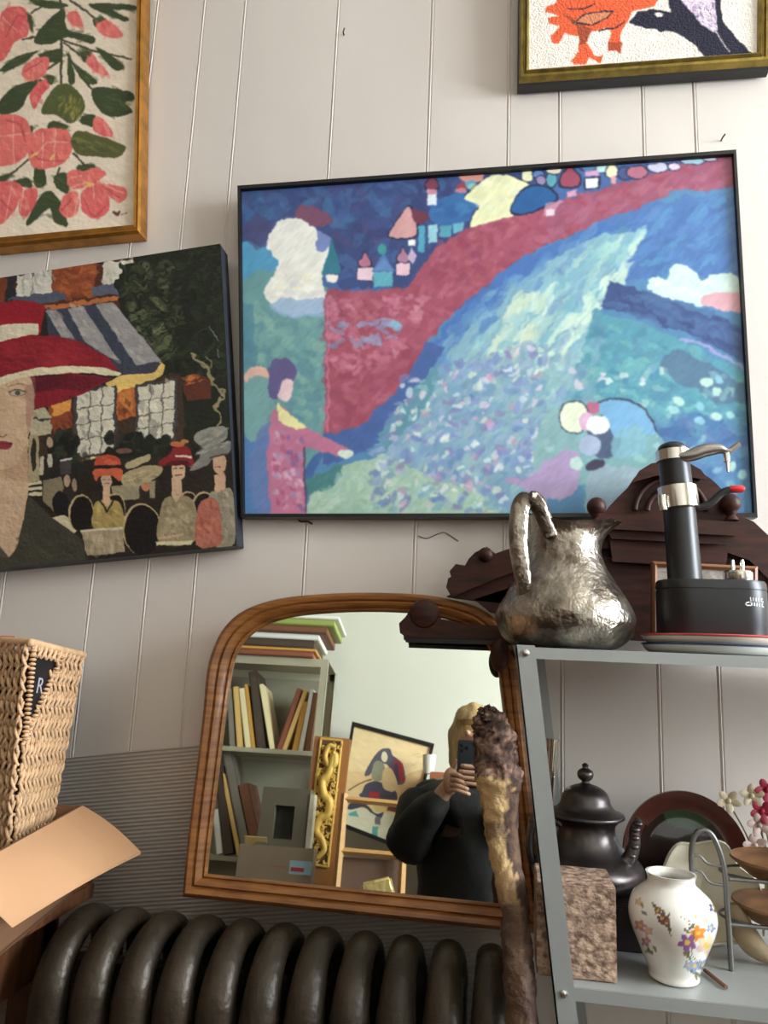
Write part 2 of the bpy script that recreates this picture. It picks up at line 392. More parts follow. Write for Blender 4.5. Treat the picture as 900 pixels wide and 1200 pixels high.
p.poly([(502, 252), (510, 237), (530, 228), (548, 226), (562, 236), (566, 246), (556, 256), (536, 262), (512, 263)], (44, 104, 172), smooth=True)
p.dabs([(510, 240), (560, 236), (556, 254), (515, 258)], 16, 9, 4, 0, [(60, 124, 186), (40, 92, 160)], .7)
p.poly([(490, 264), (498, 264), (497, 296), (490, 296)], (70, 166, 196)); p.poly([(501, 264), (513, 263), (512, 284), (502, 286)], (140, 200, 216)); p.poly([(515, 265), (530, 263), (528, 278), (515, 278)], (74, 156, 180)); p.poly([(531, 262), (543, 260), (542, 270), (531, 274)], (92, 176, 196))
dome(506, 216, 9, (124, 50, 78)); p.poly([(500, 223), (512, 223), (511, 240), (501, 240)], (214, 226, 232)); p.poly([(500, 222), (512, 222), (511, 228), (501, 228)], (206, 130, 150))
p.poly([(537, 206), (552, 201), (566, 204), (562, 212), (546, 214)], (214, 138, 128), smooth=True); p.ell(542, 219, 7, 5, (150, 60, 84)); p.ell(552, 216, 6, 5, (70, 160, 190)); p.poly([(534, 221), (546, 220), (546, 226), (534, 226)], (196, 120, 130))
yc = [(544, 233), (560, 216), (576, 206), (594, 205), (612, 212), (624, 220), (610, 232), (602, 244), (604, 252), (590, 256), (566, 263), (551, 266), (556, 250), (562, 240)]
p.poly([(x+(1 if x > 580 else -1), y-1) for x, y in yc], dk, smooth=True); p.poly(yc, (226, 228, 176), smooth=True)
p.dabs(yc, 18, 9, 4, .3, [(236, 236, 200), (214, 216, 160), (222, 226, 196)], .6)
p.poly([(598, 246), (606, 228), (620, 217), (640, 217), (652, 226), (654, 235), (640, 243), (618, 251), (602, 252)], dk, smooth=True)
p.poly([(600, 245), (607, 229), (621, 219), (639, 219), (650, 227), (651, 234), (638, 241), (618, 249), (604, 250)], (30, 92, 160), smooth=True)
for x, y, rx, ry, c in ((618, 206, 7, 7, (222, 220, 176)), (631, 204, 6, 5, (90, 130, 190)), (634, 211, 5, 5, (150, 130, 180)), (646, 210, 6, 9, (80, 160, 180)), (649, 199, 9, 5, (226, 214, 180)),
                        (700, 196, 20, 6, (180, 220, 220)), (717, 201, 7, 8, (232, 222, 180)), (733, 203, 9, 7, (60, 80, 140)), (747, 202, 12, 7, (182, 100, 124)), (771, 196, 12, 6, (196, 196, 220)), (790, 195, 7, 4, (214, 196, 214)), (812, 188, 14, 4, (150, 196, 214)), (690, 197, 8, 4, (90, 130, 180)), (592, 199, 10, 3, (200, 150, 120)), (760, 188, 10, 4, (90, 120, 180)), (832, 186, 8, 3, (190, 190, 214))):
    p.ell(x, y, rx+1.2, ry+1.2, dk); p.ell(x, y, rx, ry, c)
dome(668, 210, 13, (160, 66, 90)); p.poly([(684, 208), (704, 206), (703, 220), (685, 223)], dk); p.poly([(686, 209), (702, 208), (701, 219), (687, 221)], (228, 234, 226)); p.poly([(686, 201), (702, 200), (702, 206), (686, 206)], (206, 150, 190)); p.poly([(664, 225), (676, 222), (676, 229), (665, 232)], (214, 150, 180)); p.poly([(716, 207), (722, 206), (722, 215), (716, 215)], (214, 150, 160))
p.poly([(639, 238), (662, 234), (650, 246), (636, 254)], (206, 150, 180), .7); p.poly([(640, 246), (650, 245), (650, 252), (640, 254)], (222, 200, 214))
# the sweeping blue and turquoise slope
p.warp(3.5, 12)
p.poly([(872, 222), (835, 222), (800, 224), (790, 222), (772, 234), (740, 250), (700, 262), (640, 288), (604, 306), (575, 330), (548, 352), (520, 380), (490, 420), (468, 460), (440, 490), (408, 512), (386, 516), (340, 620), (900, 620), (900, 222)], (74, 132, 178))
p.poly([(548, 352), (604, 306), (700, 262), (740, 258), (700, 280), (600, 340), (540, 400), (490, 440), (500, 410)], (64, 112, 186))
p.poly([(700, 262), (772, 236), (872, 222), (880, 340), (800, 320), (740, 330), (700, 345), (757, 270)], (70, 116, 182))
p.dabs([(740, 256), (868, 226), (868, 318), (770, 320), (720, 330)], 170, 16, 4, -.7, [(62, 106, 172), (84, 134, 196), (70, 116, 186), (74, 142, 190)], .6)
p.poly([(757, 268), (700, 277), (640, 306), (590, 344), (545, 390), (500, 440), (465, 500), (440, 560), (620, 620), (700, 480), (720, 400), (700, 350), (716, 318)], (124, 172, 190))
p.dabs([(640, 292), (700, 268), (690, 300), (560, 400), (490, 470), (470, 460), (540, 370)], 90, 15, 5, -.8, [(96, 150, 196), (80, 130, 190), (120, 170, 196)], .6, .3)
p.dabs([(752, 272), (690, 295), (600, 360), (540, 420), (520, 500), (640, 520), (700, 400), (706, 345)], 420, 17, 4, -.9, [(150, 200, 196), (120, 178, 190), (176, 208, 190), (104, 168, 190), (140, 190, 200), (112, 150, 190)], .65, .25)
p.dabs([(757, 268), (700, 335), (640, 400), (620, 460), (660, 420), (730, 330)], 70, 14, 3, -.95, [(196, 222, 200), (206, 226, 206), (180, 214, 196)], .7, .2)
p.dabs([(600, 350), (650, 330), (640, 380), (590, 430), (560, 440)], 70, 13, 4, -1.0, [(196, 216, 186), (206, 222, 198), (150, 196, 200)], .7, .2)
p.poly([(716, 330), (760, 345), (800, 360), (872, 385), (880, 430), (840, 405), (790, 385), (706, 358)], (54, 78, 134))
p.dabs([(710, 345), (790, 350), (870, 385), (870, 420), (780, 385), (720, 362)], 90, 14, 4, .4, [(46, 66, 120), (60, 88, 146), (70, 108, 160)], .65)
p.poly([(698, 362), (780, 390), (850, 425), (882, 440), (885, 620), (690, 620), (660, 480)], (78, 150, 170))
p.dabs([(700, 370), (870, 430), (870, 520), (680, 520)], 240, 14, 5, .3, [(70, 150, 172), (90, 166, 180), (104, 176, 176), (66, 130, 164), (84, 140, 170)], .6, .8)
p.poly([(795, 410), (835, 425), (880, 455), (880, 475), (840, 470), (790, 445), (770, 430)], (78, 110, 144), .8)
p.line([(795, 396), (830, 408), (872, 430)], 4, (150, 150, 200), .9)
p.poly([(762, 328), (780, 325), (792, 309), (806, 312), (822, 330), (834, 322), (866, 325), (869, 356), (850, 362), (826, 360), (800, 352), (780, 350), (764, 340)], (196, 224, 214), smooth=True)
p.poly([(822, 348), (844, 343), (869, 345), (870, 367), (852, 364), (824, 360)], (218, 160, 172), smooth=True)
p.dabs([(768, 330), (864, 330), (860, 345), (780, 345)], 24, 7, 3, .2, [(214, 232, 222), (180, 214, 214)], .7)
p.poly([(790, 480), (880, 500), (884, 604), (790, 604), (760, 530)], (66, 112, 168), .8)
p.dabs([(760, 480), (880, 480), (882, 600), (780, 600)], 120, 14, 6, .2, [(56, 100, 160), (76, 130, 180), (90, 150, 176), (96, 120, 176)], .6, 1)
# lower fields
p.poly([(500, 440), (600, 420), (640, 470), (620, 560), (560, 600), (480, 600), (430, 560), (440, 520)], (112, 144, 190), .35)
p.dabs([(480, 450), (620, 400), (700, 400), (690, 520), (640, 590), (440, 590), (430, 545)], 420, 13, 5, -.85, [(118, 160, 184), (134, 172, 180), (110, 146, 192), (150, 186, 184), (104, 150, 180), (126, 150, 196)], .5, .35)
p.poly([(380, 512), (420, 500), (462, 460), (500, 400), (520, 410), (480, 480), (440, 520), (380, 545)], (64, 96, 162))
p.poly([(440, 512), (490, 450), (520, 425), (500, 480), (450, 530)], (86, 146, 166))
p.poly([(350, 620), (362, 580), (400, 545), (450, 532), (500, 555), (560, 580), (600, 620)], (156, 190, 166))
p.poly([(358, 562), (400, 542), (402, 560), (372, 580), (358, 578)], (66, 128, 130))
p.dabs([(370, 575), (440, 540), (560, 575), (590, 600), (360, 602)], 170, 9, 4, -.3, [(170, 202, 172), (142, 180, 160), (180, 206, 186), (150, 188, 176)], .65, 1)
p.dabs([(470, 440), (640, 400), (650, 600), (440, 600), (430, 545)], 330, 7, 3.5, -.6, [(118, 138, 196), (96, 122, 186), (150, 170, 206), (104, 156, 184), (130, 120, 180), (140, 190, 190)], .7, .8)
p.dabs([(470, 440), (640, 400), (650, 590), (450, 590), (440, 545)], 130, 4.5, 2.8, -.7, [(222, 226, 222), (206, 220, 226), (200, 220, 200), (218, 200, 214)], .8, .6)
p.dabs([(470, 440), (650, 420), (640, 600), (470, 600)], 34, 4, 3, 0, [(206, 150, 186), (196, 140, 170), (222, 180, 196)], .8, 1)
p.dabs([(420, 545), (470, 545), (470, 590), (420, 590)], 3, 6, 5, 0, [(110, 130, 180)])
p.poly([(640, 480), (700, 470), (760, 480), (780, 520), (760, 570), (640, 570), (620, 540)], (126, 172, 172), .8)
p.dabs([(630, 400), (870, 430), (860, 590), (620, 590)], 80, 6, 4, 0, [(160, 206, 200), (130, 186, 186), (120, 170, 190), (150, 196, 180)], .7, 1)
p.dabs([(660, 425), (780, 425), (780, 450), (660, 450)], 9, 5, 4, 0, [(214, 200, 214), (206, 226, 214)], .9)
p.poly([(588, 562), (620, 556), (640, 542), (662, 530), (678, 530), (676, 560), (668, 584), (640, 584), (616, 575)], (170, 146, 190), smooth=True)
p.poly([(690, 552), (730, 548), (760, 560), (750, 604), (690, 604)], (150, 170, 186), .8, smooth=True)
p.warp(1.0, 6)
p.ell(708, 512, 20, 26, (60, 70, 110), 0, .8); p.poly([(700, 475), (722, 468), (745, 474), (762, 492), (768, 508), (755, 508), (744, 496), (735, 510), (720, 512), (712, 495)], (110, 170, 214), smooth=True)
p.line([(700, 472), (722, 467), (748, 474), (764, 492), (769, 506)], 2, (50, 56, 90), .9, smooth=True); p.poly([(722, 505), (752, 500), (754, 530), (718, 535)], (120, 176, 196), .8, smooth=True)
p.ell(695, 478, 8, 7, (190, 96, 130)); p.ell(673, 489, 19, 20, (48, 60, 84)); p.ell(673, 489, 17.5, 18.5, (222, 230, 200)); p.ell(687, 494, 8, 11, (214, 170, 200)); p.ell(701, 498, 14, 11, (226, 236, 226)); p.ell(692, 522, 13, 12, (160, 176, 206)); p.ell(675, 543, 8, 8, (180, 210, 200)); p.ell(697, 545, 12, 6, (60, 54, 84), -.3)
for x, y in ((828, 448), (840, 459), (843, 445), (820, 476), (795, 470), (790, 480), (840, 488), (820, 493), (856, 486), (826, 566), (858, 546), (870, 556)): p.ell(x, y, rnd.uniform(5, 8), rnd.uniform(4, 6), rnd.choice([(150, 206, 206), (180, 220, 206), (130, 190, 206)]), rnd.random(), .9)
# simple robed shapes at the left
p.warp(1.6, 7)
p.poly([(283, 520), (300, 500), (316, 510), (318, 604), (286, 604)], (74, 122, 180), smooth=True)
p.ell(301, 440, 15, 11, (218, 172, 150), -.3); p.poly([(288, 450), (314, 446), (312, 500), (290, 515)], (110, 160, 160), smooth=True)
p.poly([(290, 545), (305, 500), (325, 490), (320, 604), (300, 604)], (98, 120, 176), .8)
p.poly([(314, 440), (318, 424), (330, 419), (344, 426), (348, 440), (340, 452), (326, 466), (314, 464)], (92, 84, 136), smooth=True)
p.poly([(332, 446), (341, 446), (343, 458), (338, 470), (330, 470), (325, 462)], (226, 190, 194), smooth=True)
p.poly([(318, 482), (330, 476), (352, 496), (380, 512), (408, 524), (398, 536), (372, 528), (358, 524), (358, 604), (318, 604), (312, 540)], (190, 108, 140))
p.poly([(324, 472), (334, 482), (360, 500), (348, 505), (326, 494)], (228, 220, 150)); p.ell(406, 532, 9, 6, (200, 220, 200))
p.dabs([(320, 500), (356, 510), (356, 600), (320, 600)], 60, 5, 3, 1.2, [(206, 150, 176), (170, 70, 110), (120, 90, 150), (220, 170, 190), (150, 140, 180)], .75, .6)
p.line([(357, 524), (358, 604)], 2.5, (60, 50, 90), .7)
p.finish('canvas', printm, big, amp=.06, ang=-.8, blur=3, sat=.84)

# ------------------------------------------------------------------ cafe painting, gallery canvas with dark sides
cafe = thing('canvas_painting', W(140, 655, -.03), 'dark cafe scene canvas with a woman in a wide red hat, painted black edges', 'painting')
C_ = [W(-60, 335, -.065), W(258, 285.5, -.065), W(277, 639.5, -.045), W(-60, 672, -.045)]
bk = np.array([0, .042, 0])
b = MB(); b.add(*hexa([q+np.array([0, .0006, 0]) for q in C_], bk)); b.build('stretcher', mat('dark_edge', (38, 42, 50), rough=.5), cafe, bevel=.0015)
p = Paint(quadgrid(C_, 500, 520), base=(40, 33, 27), gain=G_CAFE)
Z = p.at(3, 0, 280)
p.warp(2, 8)
p.poly([(-200, 200), (850, -20), (850, 240), (-200, 260)], (84, 44, 28))
p.poly([(190, 100), (340, 70), (335, 190), (180, 215)], (150, 68, 34)); p.dabs([(190, 110), (335, 80), (330, 200), (190, 215)], 70, 22, 8, -.1, [(166, 80, 40), (128, 54, 30), (186, 100, 48)], .6)
p.poly([(-60, 140), (20, 135), (20, 220), (-60, 230)], (120, 56, 34)); p.poly([(20, 130), (50, 120), (60, 215), (25, 220)], (40, 40, 48))
p.poly([(58, 128), (186, 108), (180, 200), (58, 205)], (206, 200, 182)); p.line([(115, 115), (112, 200)], 8, (120, 116, 110)); p.dabs([(58, 128), (186, 108), (180, 200), (58, 205)], 24, 18, 6, 1.4, [(176, 170, 156), (226, 220, 204), (150, 146, 138)], .6)
p.poly([(30, 208), (225, 185), (228, 215), (60, 235)], (78, 84, 100)); p.poly([(360, 80), (470, 70), (470, 160), (360, 165)], (210, 202, 182)); p.dabs([(360, 80), (470, 70), (470, 160), (360, 165)], 16, 18, 6, 1.4, [(170, 164, 150), (230, 224, 208)], .6)
p.poly([(325, 165), (440, 150), (440, 195), (325, 200)], (90, 96, 112)); p.poly([(150, 235), (470, 195), (470, 212), (160, 250)], (190, 104, 52))
# foliage
p.warp(6, 14)
p.poly([(430, 100), (500, 60), (600, 30), (790, 10), (860, 10), (860, 700), (640, 700), (600, 560), (520, 480), (470, 380), (430, 300), (400, 230), (430, 180), (400, 150)], (30, 34, 24))
p.dabs([(440, 100), (780, 20), (800, 500), (560, 520), (440, 280)], 420, 22, 9, -.2, [(36, 44, 28), (28, 32, 22), (46, 58, 34), (24, 26, 20)], .8, 1)
p.dabs([(430, 90), (620, 60), (640, 330), (560, 500), (440, 260)], 200, 16, 5, -.2, [(58, 64, 44), (86, 90, 62), (48, 56, 38), (112, 112, 80)], .45, .9)
p.dabs([(430, 240), (560, 270), (620, 420), (560, 430)], 60, 18, 4, -.3, [(124, 126, 86), (86, 96, 60)], .5, .5)
p.line([(672, 412), (740, 470), (772, 560), (772, 660)], 11, (146, 132, 92), smooth=True); p.line([(690, 430), (740, 455)], 5, (120, 110, 84)); p.line([(740, 310), (765, 350)], 5, (120, 124, 110)); p.line([(755, 380), (762, 420)], 5, (120, 124, 110)); p.line([(712, 400), (745, 450)], 6, (110, 104, 84))
# orange wall with windows
p.warp(2, 8)
p.poly([(120, 590), (640, 470), (650, 720), (100, 820)], (64, 46, 34)); p.poly([(170, 590), (250, 560), (258, 690), (185, 680)], (150, 66, 32)); p.poly([(180, 580), (250, 562), (250, 610), (185, 620)], (224, 144, 60)); p.poly([(405, 505), (475, 480), (475, 620), (412, 640)], (190, 98, 40)); p.poly([(405, 500), (560, 440), (560, 480), (470, 520), (410, 540)], (236, 190, 92)); p.poly([(420, 545), (465, 530), (465, 600), (420, 610)], (206, 122, 50)); p.dabs([(412, 580), (470, 570), (470, 625), (414, 640)], 14, 14, 6, 1.4, [(120, 54, 30), (160, 76, 36), (96, 44, 28)], .7, .3); p.dabs([(185, 640), (258, 620), (258, 690), (185, 690)], 16, 16, 6, 1.4, [(110, 50, 30), (90, 42, 28), (150, 70, 36)], .7, .3)
p.poly([(640, 500), (700, 470), (740, 500), (740, 560), (660, 570)], (96, 44, 30)); p.dabs([(650, 480), (720, 470), (720, 500), (660, 510)], 8, 20, 6, -.2, [(200, 110, 50)], .7)
def window(x0, y0, x1, y1, nx, ny, sk=0):
    P = lambda u, v: (x0+(x1-x0)*u, y0+(y1-y0)*v-(x1-x0)*u*.16)
    p.poly([P(-.08, -.05), P(1.08, -.05), P(1.06, 1.05), P(-.06, 1.05)], (66, 62, 62)); p.poly([P(0, 0), P(1, 0), P(.98, 1), P(.02, 1)], (204, 196, 172))
    p.dabs([P(.04, .04), P(.95, .04), P(.93, .95), P(.06, .95)], 26, 20, 9, 1.2, [(226, 220, 198), (160, 150, 130), (188, 178, 150), (110, 104, 94)], .6, .5)
    for i in range(1, nx): p.line([P(i/nx, 0), P(i/nx, 1)], 5, (104, 96, 84))
    for i in range(1, ny): p.line([P(0, i/ny), P(1, i/ny)], 4, (104, 96, 84))
window(272, 540, 400, 765, 3, 4); window(486, 520, 612, 720, 3, 4); p.line([(280, 775), (385, 765)], 8, (220, 204, 130))
p.poly([(105, 600), (160, 592), (180, 620), (178, 690), (105, 700)], (176, 164, 130)); p.line([(105, 635), (178, 628)], 7, (60, 58, 60))
for a in range(60): p.ell(rnd.uniform(380, 600), rnd.uniform(690, 780), 14, 20, rnd.choice([(30, 36, 26), (42, 50, 34), (24, 26, 22)]), rnd.random(), .9)
for a in range(30): p.ell(rnd.uniform(180, 270), rnd.uniform(670, 840), 16, 26, rnd.choice([(30, 36, 28), (44, 52, 38), (26, 26, 24)]), rnd.random(), .9)
# striped awning
p.warp(.7, 8)
p.poly([(160, 252), (400, 222), (580, 445), (560, 470), (430, 480), (380, 430), (170, 340)], (58, 62, 78))
for q in ([(160, 253), (195, 250), (262, 350), (215, 345)], [(238, 244), (292, 236), (420, 430), (380, 415), (300, 365)], [(335, 230), (398, 223), (566, 430), (480, 445)]):
    p.poly(q, (150, 144, 140)); p.dabs(q, 22, 18, 7, .9, [(170, 164, 158), (130, 126, 126), (186, 176, 166)], .6)
p.poly([(560, 430), (580, 445), (572, 478), (545, 495), (430, 510), (380, 520), (370, 505), (430, 480), (545, 468)], (222, 184, 96)); p.poly([(430, 478), (545, 466), (566, 436), (500, 444), (410, 458)], (62, 60, 74))
# seated guests
p.warp(.7, 7)
p.poly([(100, 850), (850, 760), (860, 1120), (100, 1120)], (40, 31, 24)); p.dabs([(240, 780), (800, 700), (820, 1080), (240, 1080)], 120, 30, 14, .2, [(30, 24, 20), (58, 44, 32), (44, 34, 26), (24, 20, 18)], .6, 1)
p.poly([(100, 690), (135, 690), (140, 850), (100, 860)], (170, 150, 112)); p.ell(118, 760, 10, 60, (50, 40, 32)); p.ell(172, 712, 20, 26, (60, 46, 36)); p.ell(174, 715, 11, 18, (178, 148, 118)); p.poly([(148, 760), (200, 755), (205, 830), (148, 835)], (40, 34, 30)); p.poly([(166, 755), (182, 755), (186, 800), (168, 805)], (186, 176, 156)); p.poly([(140, 765), (154, 760), (152, 830), (138, 830)], (190, 176, 148))
p.poly([(100, 860), (145, 850), (148, 900), (100, 905)], (206, 194, 150)); p.line([(100, 872), (146, 866)], 7, (30, 26, 22)); p.line([(100, 890), (146, 884)], 7, (30, 26, 22)); p.poly([(150, 850), (215, 835), (240, 930), (190, 960), (150, 920)], (128, 114, 84))
p.poly([(210, 780), (250, 775), (252, 825), (212, 828)], (66, 60, 58)); p.line([(212, 778), (250, 772)], 7, (206, 200, 190)); p.ell(236, 850, 12, 22, (170, 140, 110)); p.poly([(220, 880), (262, 880), (250, 960), (226, 950)], (44, 36, 34)); p.ell(212, 930, 30, 42, (24, 20, 24)); p.ell(262, 865, 9, 24, (150, 124, 96))
p.poly([(155, 980), (230, 972), (290, 1010), (240, 1050)], (206, 190, 150)); p.poly([(390, 870), (545, 850), (545, 910), (400, 920)], (150, 136, 104))
def oval_chair(x, y, rx, ry):
    p.ell(x, y, rx+7, ry+7, (182, 158, 108)); p.ell(x+2, y+4, rx+2, ry+4, (24, 18, 16))
oval_chair(286, 965, 38, 60); oval_chair(402, 950, 34, 50)
p.poly([(330, 940), (352, 918), (400, 918), (426, 935), (430, 1010), (330, 1020)], (166, 140, 74), smooth=True); p.dabs([(335, 940), (420, 935), (425, 1010), (335, 1010)], 30, 12, 6, 1, [(196, 170, 90), (130, 104, 56), (180, 156, 84)], .6); p.line([(352, 920), (376, 960), (398, 920)], 6, (40, 30, 30)); p.poly([(362, 850), (386, 850), (388, 925), (376, 945), (362, 925)], (206, 160, 124)); p.ell(374, 852, 19, 28, (200, 160, 128)); p.line([(360, 848), (370, 847)], 3, (70, 50, 40)); p.line([(378, 847), (388, 848)], 3, (70, 50, 40)); p.line([(366, 862), (383, 862)], 3, (110, 60, 50))
p.poly([(338, 770), (375, 758), (415, 768), (420, 800), (340, 805)], (196, 72, 44), smooth=True); p.poly([(325, 818), (345, 806), (375, 802), (410, 806), (432, 816), (422, 852), (400, 836), (375, 832), (348, 838), (338, 852)], (206, 88, 54), smooth=True); p.line([(338, 803), (420, 801)], 12, (34, 24, 24)); p.dabs([(345, 770), (410, 770), (415, 795), (345, 795)], 14, 14, 5, 0, [(216, 100, 62), (170, 54, 36)], .6)
p.ell(436, 745, 30, 9, (110, 76, 62)); p.poly([(440, 790), (500, 765), (528, 758), (520, 780), (455, 808)], (180, 164, 118), smooth=True); p.poly([(430, 830), (500, 800), (568, 800), (560, 830), (500, 865), (440, 870)], (168, 150, 108), smooth=True); p.dabs([(440, 830), (555, 805), (540, 840), (450, 865)], 24, 16, 4, -.3, [(190, 172, 130), (130, 112, 80)], .6); p.poly([(490, 870), (525, 860), (528, 930), (488, 935)], (46, 34, 28)); p.ell(512, 872, 16, 16, (190, 120, 84))
p.poly([(285, 1030), (430, 1015), (440, 1100), (305, 1115)], (166, 146, 112)); p.dabs([(295, 1040), (425, 1030), (430, 1095), (310, 1105)], 26, 18, 8, 1.4, [(186, 168, 134), (140, 120, 90)], .6); p.line([(285, 1028), (430, 1016)], 9, (206, 190, 156))
oval_chair(498, 1020, 60, 84); p.ell(500, 1030, 56, 84, (22, 17, 15))
oval_chair(660, 940, 34, 46); oval_chair(716, 960, 38, 66)
p.poly([(565, 940), (600, 905), (660, 905), (690, 950), (690, 1060), (560, 1070)], (150, 132, 96), smooth=True); p.dabs([(575, 940), (680, 930), (680, 1050), (570, 1055)], 60, 14, 7, 1, [(170, 152, 112), (126, 108, 78), (186, 168, 130)], .6, 1); p.poly([(605, 840), (638, 838), (640, 900), (620, 925), (602, 900)], (204, 164, 126)); p.ell(628, 815, 24, 36, (206, 166, 128)); p.line([(618, 832), (640, 830)], 3, (120, 50, 44)); p.line([(610, 808), (622, 806)], 3, (70, 50, 40)); p.line([(632, 806), (644, 806)], 3, (70, 50, 40)); p.poly([(548, 1065), (680, 1060), (670, 1075), (550, 1078)], (210, 194, 150)); p.line([(560, 1052), (640, 1040)], 9, (190, 150, 116))
p.poly([(555, 790), (600, 752), (612, 735), (660, 730), (680, 775), (684, 806), (640, 792), (600, 794), (570, 800)], (140, 32, 36), smooth=True); p.poly([(575, 794), (610, 778), (660, 782), (682, 806), (640, 796), (605, 798)], (90, 22, 28)); p.line([(618, 762), (672, 768)], 8, (220, 196, 170)); p.ell(624, 722, 28, 10, (186, 98, 54)); p.ell(650, 712, 14, 8, (176, 120, 60))
p.poly([(665, 815), (700, 770), (720, 735), (810, 712), (812, 728), (770, 752), (720, 800)], (128, 124, 116), smooth=True); p.poly([(680, 700), (720, 668), (790, 660), (798, 700), (770, 720), (720, 735)], (140, 136, 124), smooth=True); p.dabs([(680, 800), (720, 680), (790, 670), (800, 720), (700, 780)], 46, 20, 5, -.5, [(166, 162, 146), (104, 102, 98), (150, 146, 120)], .6)
p.poly([(752, 830), (790, 820), (796, 880), (780, 910), (755, 890)], (196, 152, 118)); p.ell(772, 788, 24, 38, (196, 154, 118)); p.line([(756, 802), (776, 800)], 3, (120, 50, 44)); p.poly([(700, 770), (735, 745), (800, 735), (816, 712), (814, 735), (800, 758), (760, 768), (725, 790)], (122, 118, 108)); p.line([(740, 770), (800, 755)], 6, (70, 62, 56)); p.poly([(735, 905), (770, 890), (820, 890), (825, 1070), (750, 1075)], (146, 134, 110), smooth=True); p.dabs([(760, 900), (815, 895), (820, 1060), (770, 1065)], 40, 14, 6, 1.3, [(176, 164, 138), (116, 104, 84)], .6)
p.poly([(695, 950), (720, 915), (760, 920), (778, 1000), (770, 1075), (690, 1075)], (176, 96, 74), smooth=True); p.dabs([(700, 940), (760, 930), (765, 1065), (700, 1065)], 30, 16, 8, 1.3, [(196, 116, 92), (150, 74, 58)], .6)
# the woman with the red hat
p.warp(.8, 10)
p.poly([(-200, 430), (0, 480), (60, 470), (125, 480), (118, 620), (100, 700), (100, 900), (60, 1110), (20, 1120), (-200, 1180)], (206, 168, 132))
p.poly([(-200, 480), (-60, 480), (-60, 1150), (-200, 1180)], (186, 146, 110))
p.poly([(85, 520), (125, 500), (122, 590), (100, 690), (92, 640)], (176, 128, 108), .7); p.poly([(-60, 790), (20, 812), (60, 790), (95, 720), (104, 780), (104, 860), (-20, 830)], (190, 148, 114), .8)
p.poly([(-60, 515), (-20, 520), (8, 690), (-6, 705), (-60, 690)], (188, 150, 118), .6)
p.ell(62, 541, 30, 12, (150, 118, 96)); p.ell(62, 542, 24, 9, (186, 168, 140)); p.ell(64, 541, 9, 8, (80, 78, 66)); p.line([(32, 536), (62, 528), (92, 538)], 3, (84, 62, 50), smooth=True); p.line([(30, 518), (70, 508), (100, 516)], 4, (150, 116, 92), smooth=True)
p.poly([(-40, 718), (0, 712), (22, 710), (46, 716), (30, 736), (0, 740), (-40, 736)], (146, 48, 56), smooth=True); p.line([(-40, 724), (46, 717)], 2.5, (90, 26, 34)); p.line([(-10, 692), (12, 696), (24, 686)], 4, (140, 96, 78), smooth=True)
p.poly([(-200, 1100), (-20, 1060), (30, 1120), (60, 1080), (104, 905), (160, 960), (240, 1020), (290, 1060), (304, 1130), (-200, 1190)], (64, 62, 48)); p.poly([(-30, 1010), (-10, 1060), (30, 1121), (10, 1122), (-60, 1080)], (90, 84, 66), .6); p.dabs([(110, 960), (230, 1030), (280, 1100), (60, 1120)], 40, 30, 10, .5, [(70, 68, 52), (56, 54, 42)], .5)
p.poly([(125, 490), (250, 470), (395, 490), (300, 540), (200, 580), (122, 598)], (140, 26, 40)); p.poly([(125, 495), (260, 478), (385, 492), (290, 535), (210, 528), (128, 540)], (104, 20, 34), .8); p.poly([(105, 480), (250, 474), (200, 520), (122, 540)], (90, 20, 32), .7)
p.poly([(-200, 225), (0, 225), (60, 215), (120, 218), (160, 236), (150, 300), (140, 335), (-200, 400)], (160, 24, 38), smooth=False); p.poly([(-200, 330), (0, 302), (60, 296), (138, 300), (134, 336), (-200, 400)], (214, 200, 170))
p.poly([(-200, 410), (0, 362), (100, 338), (200, 340), (290, 365), (370, 410), (420, 462), (300, 452), (160, 458), (40, 475), (-200, 560)], (148, 26, 38)); p.dabs([(0, 370), (200, 350), (380, 430), (200, 445), (20, 460)], 60, 40, 12, .1, [(168, 34, 46), (132, 22, 34), (176, 44, 52)], .4, .4)
p.poly([(-200, 560), (0, 485), (120, 456), (250, 446), (380, 454), (428, 474), (415, 484), (300, 470), (160, 476), (60, 492), (0, 515), (-200, 600)], (222, 206, 166))
p.finish('canvas', paintm, cafe, amp=.09, ang=.3, blur=1, sat=.86)

# ------------------------------------------------------------------ pink blossom painting in the gold frame
goldm = mat('old_gold', (190, 132, 56), rough=.38, metal=.75, var=.4, vscale=30, bump=.15)
fl = thing('framed_painting', W(60, 275, -.02), 'tall painting of pink blossoms and green leaves in a gold frame', 'painting')
yo = -.04
O = [W(-110, -90, yo), W(171, -90, yo), W(165.5, 275, yo+.012), W(-110, 302, yo+.012)]
I = [W(-102, -80, yo), W(162, -80, yo), W(157, 264, yo+.012), W(-102, 288, yo+.012)]
frame_bars(O, I, 0, 0, [(0, -.026), (0, .004), (.2, .010), (.5, .006), (.8, .009), (1, .001), (1, -.024)], 'frame', goldm, fl)
C_ = [W(-104, -82, yo), W(163, -82, yo), W(158, 266, yo+.012), W(-104, 290, yo+.012)]
p = Paint(quadgrid(C_, 420, 500), base=(226, 208, 184), gain=G_FLO); p.at(3, 0, 0); p.warp(.7, 6)
G1, G2, G3, PK, P2, P3 = (60, 72, 44), (84, 92, 50), (136, 132, 56), (222, 96, 92), (236, 130, 116), (206, 78, 80)
p.line([(200, -200), (215, 60), (215, 290)], 9, (70, 72, 52), smooth=True)
for q in ([(220, -20), (330, 60)], [(220, 140), (330, 180), (460, 208)], [(225, 150), (285, 195)], [(235, 190), (320, 310)], [(130, 270), (215, 210)], [(0, 250), (130, 180)], [(110, 45), (170, 10)], [(160, 120), (80, 140)], [(190, 640), (210, 590)], [(260, 540), (320, 600)], [(30, 620), (100, 560)]): p.line(q, 7, (72, 70, 50))
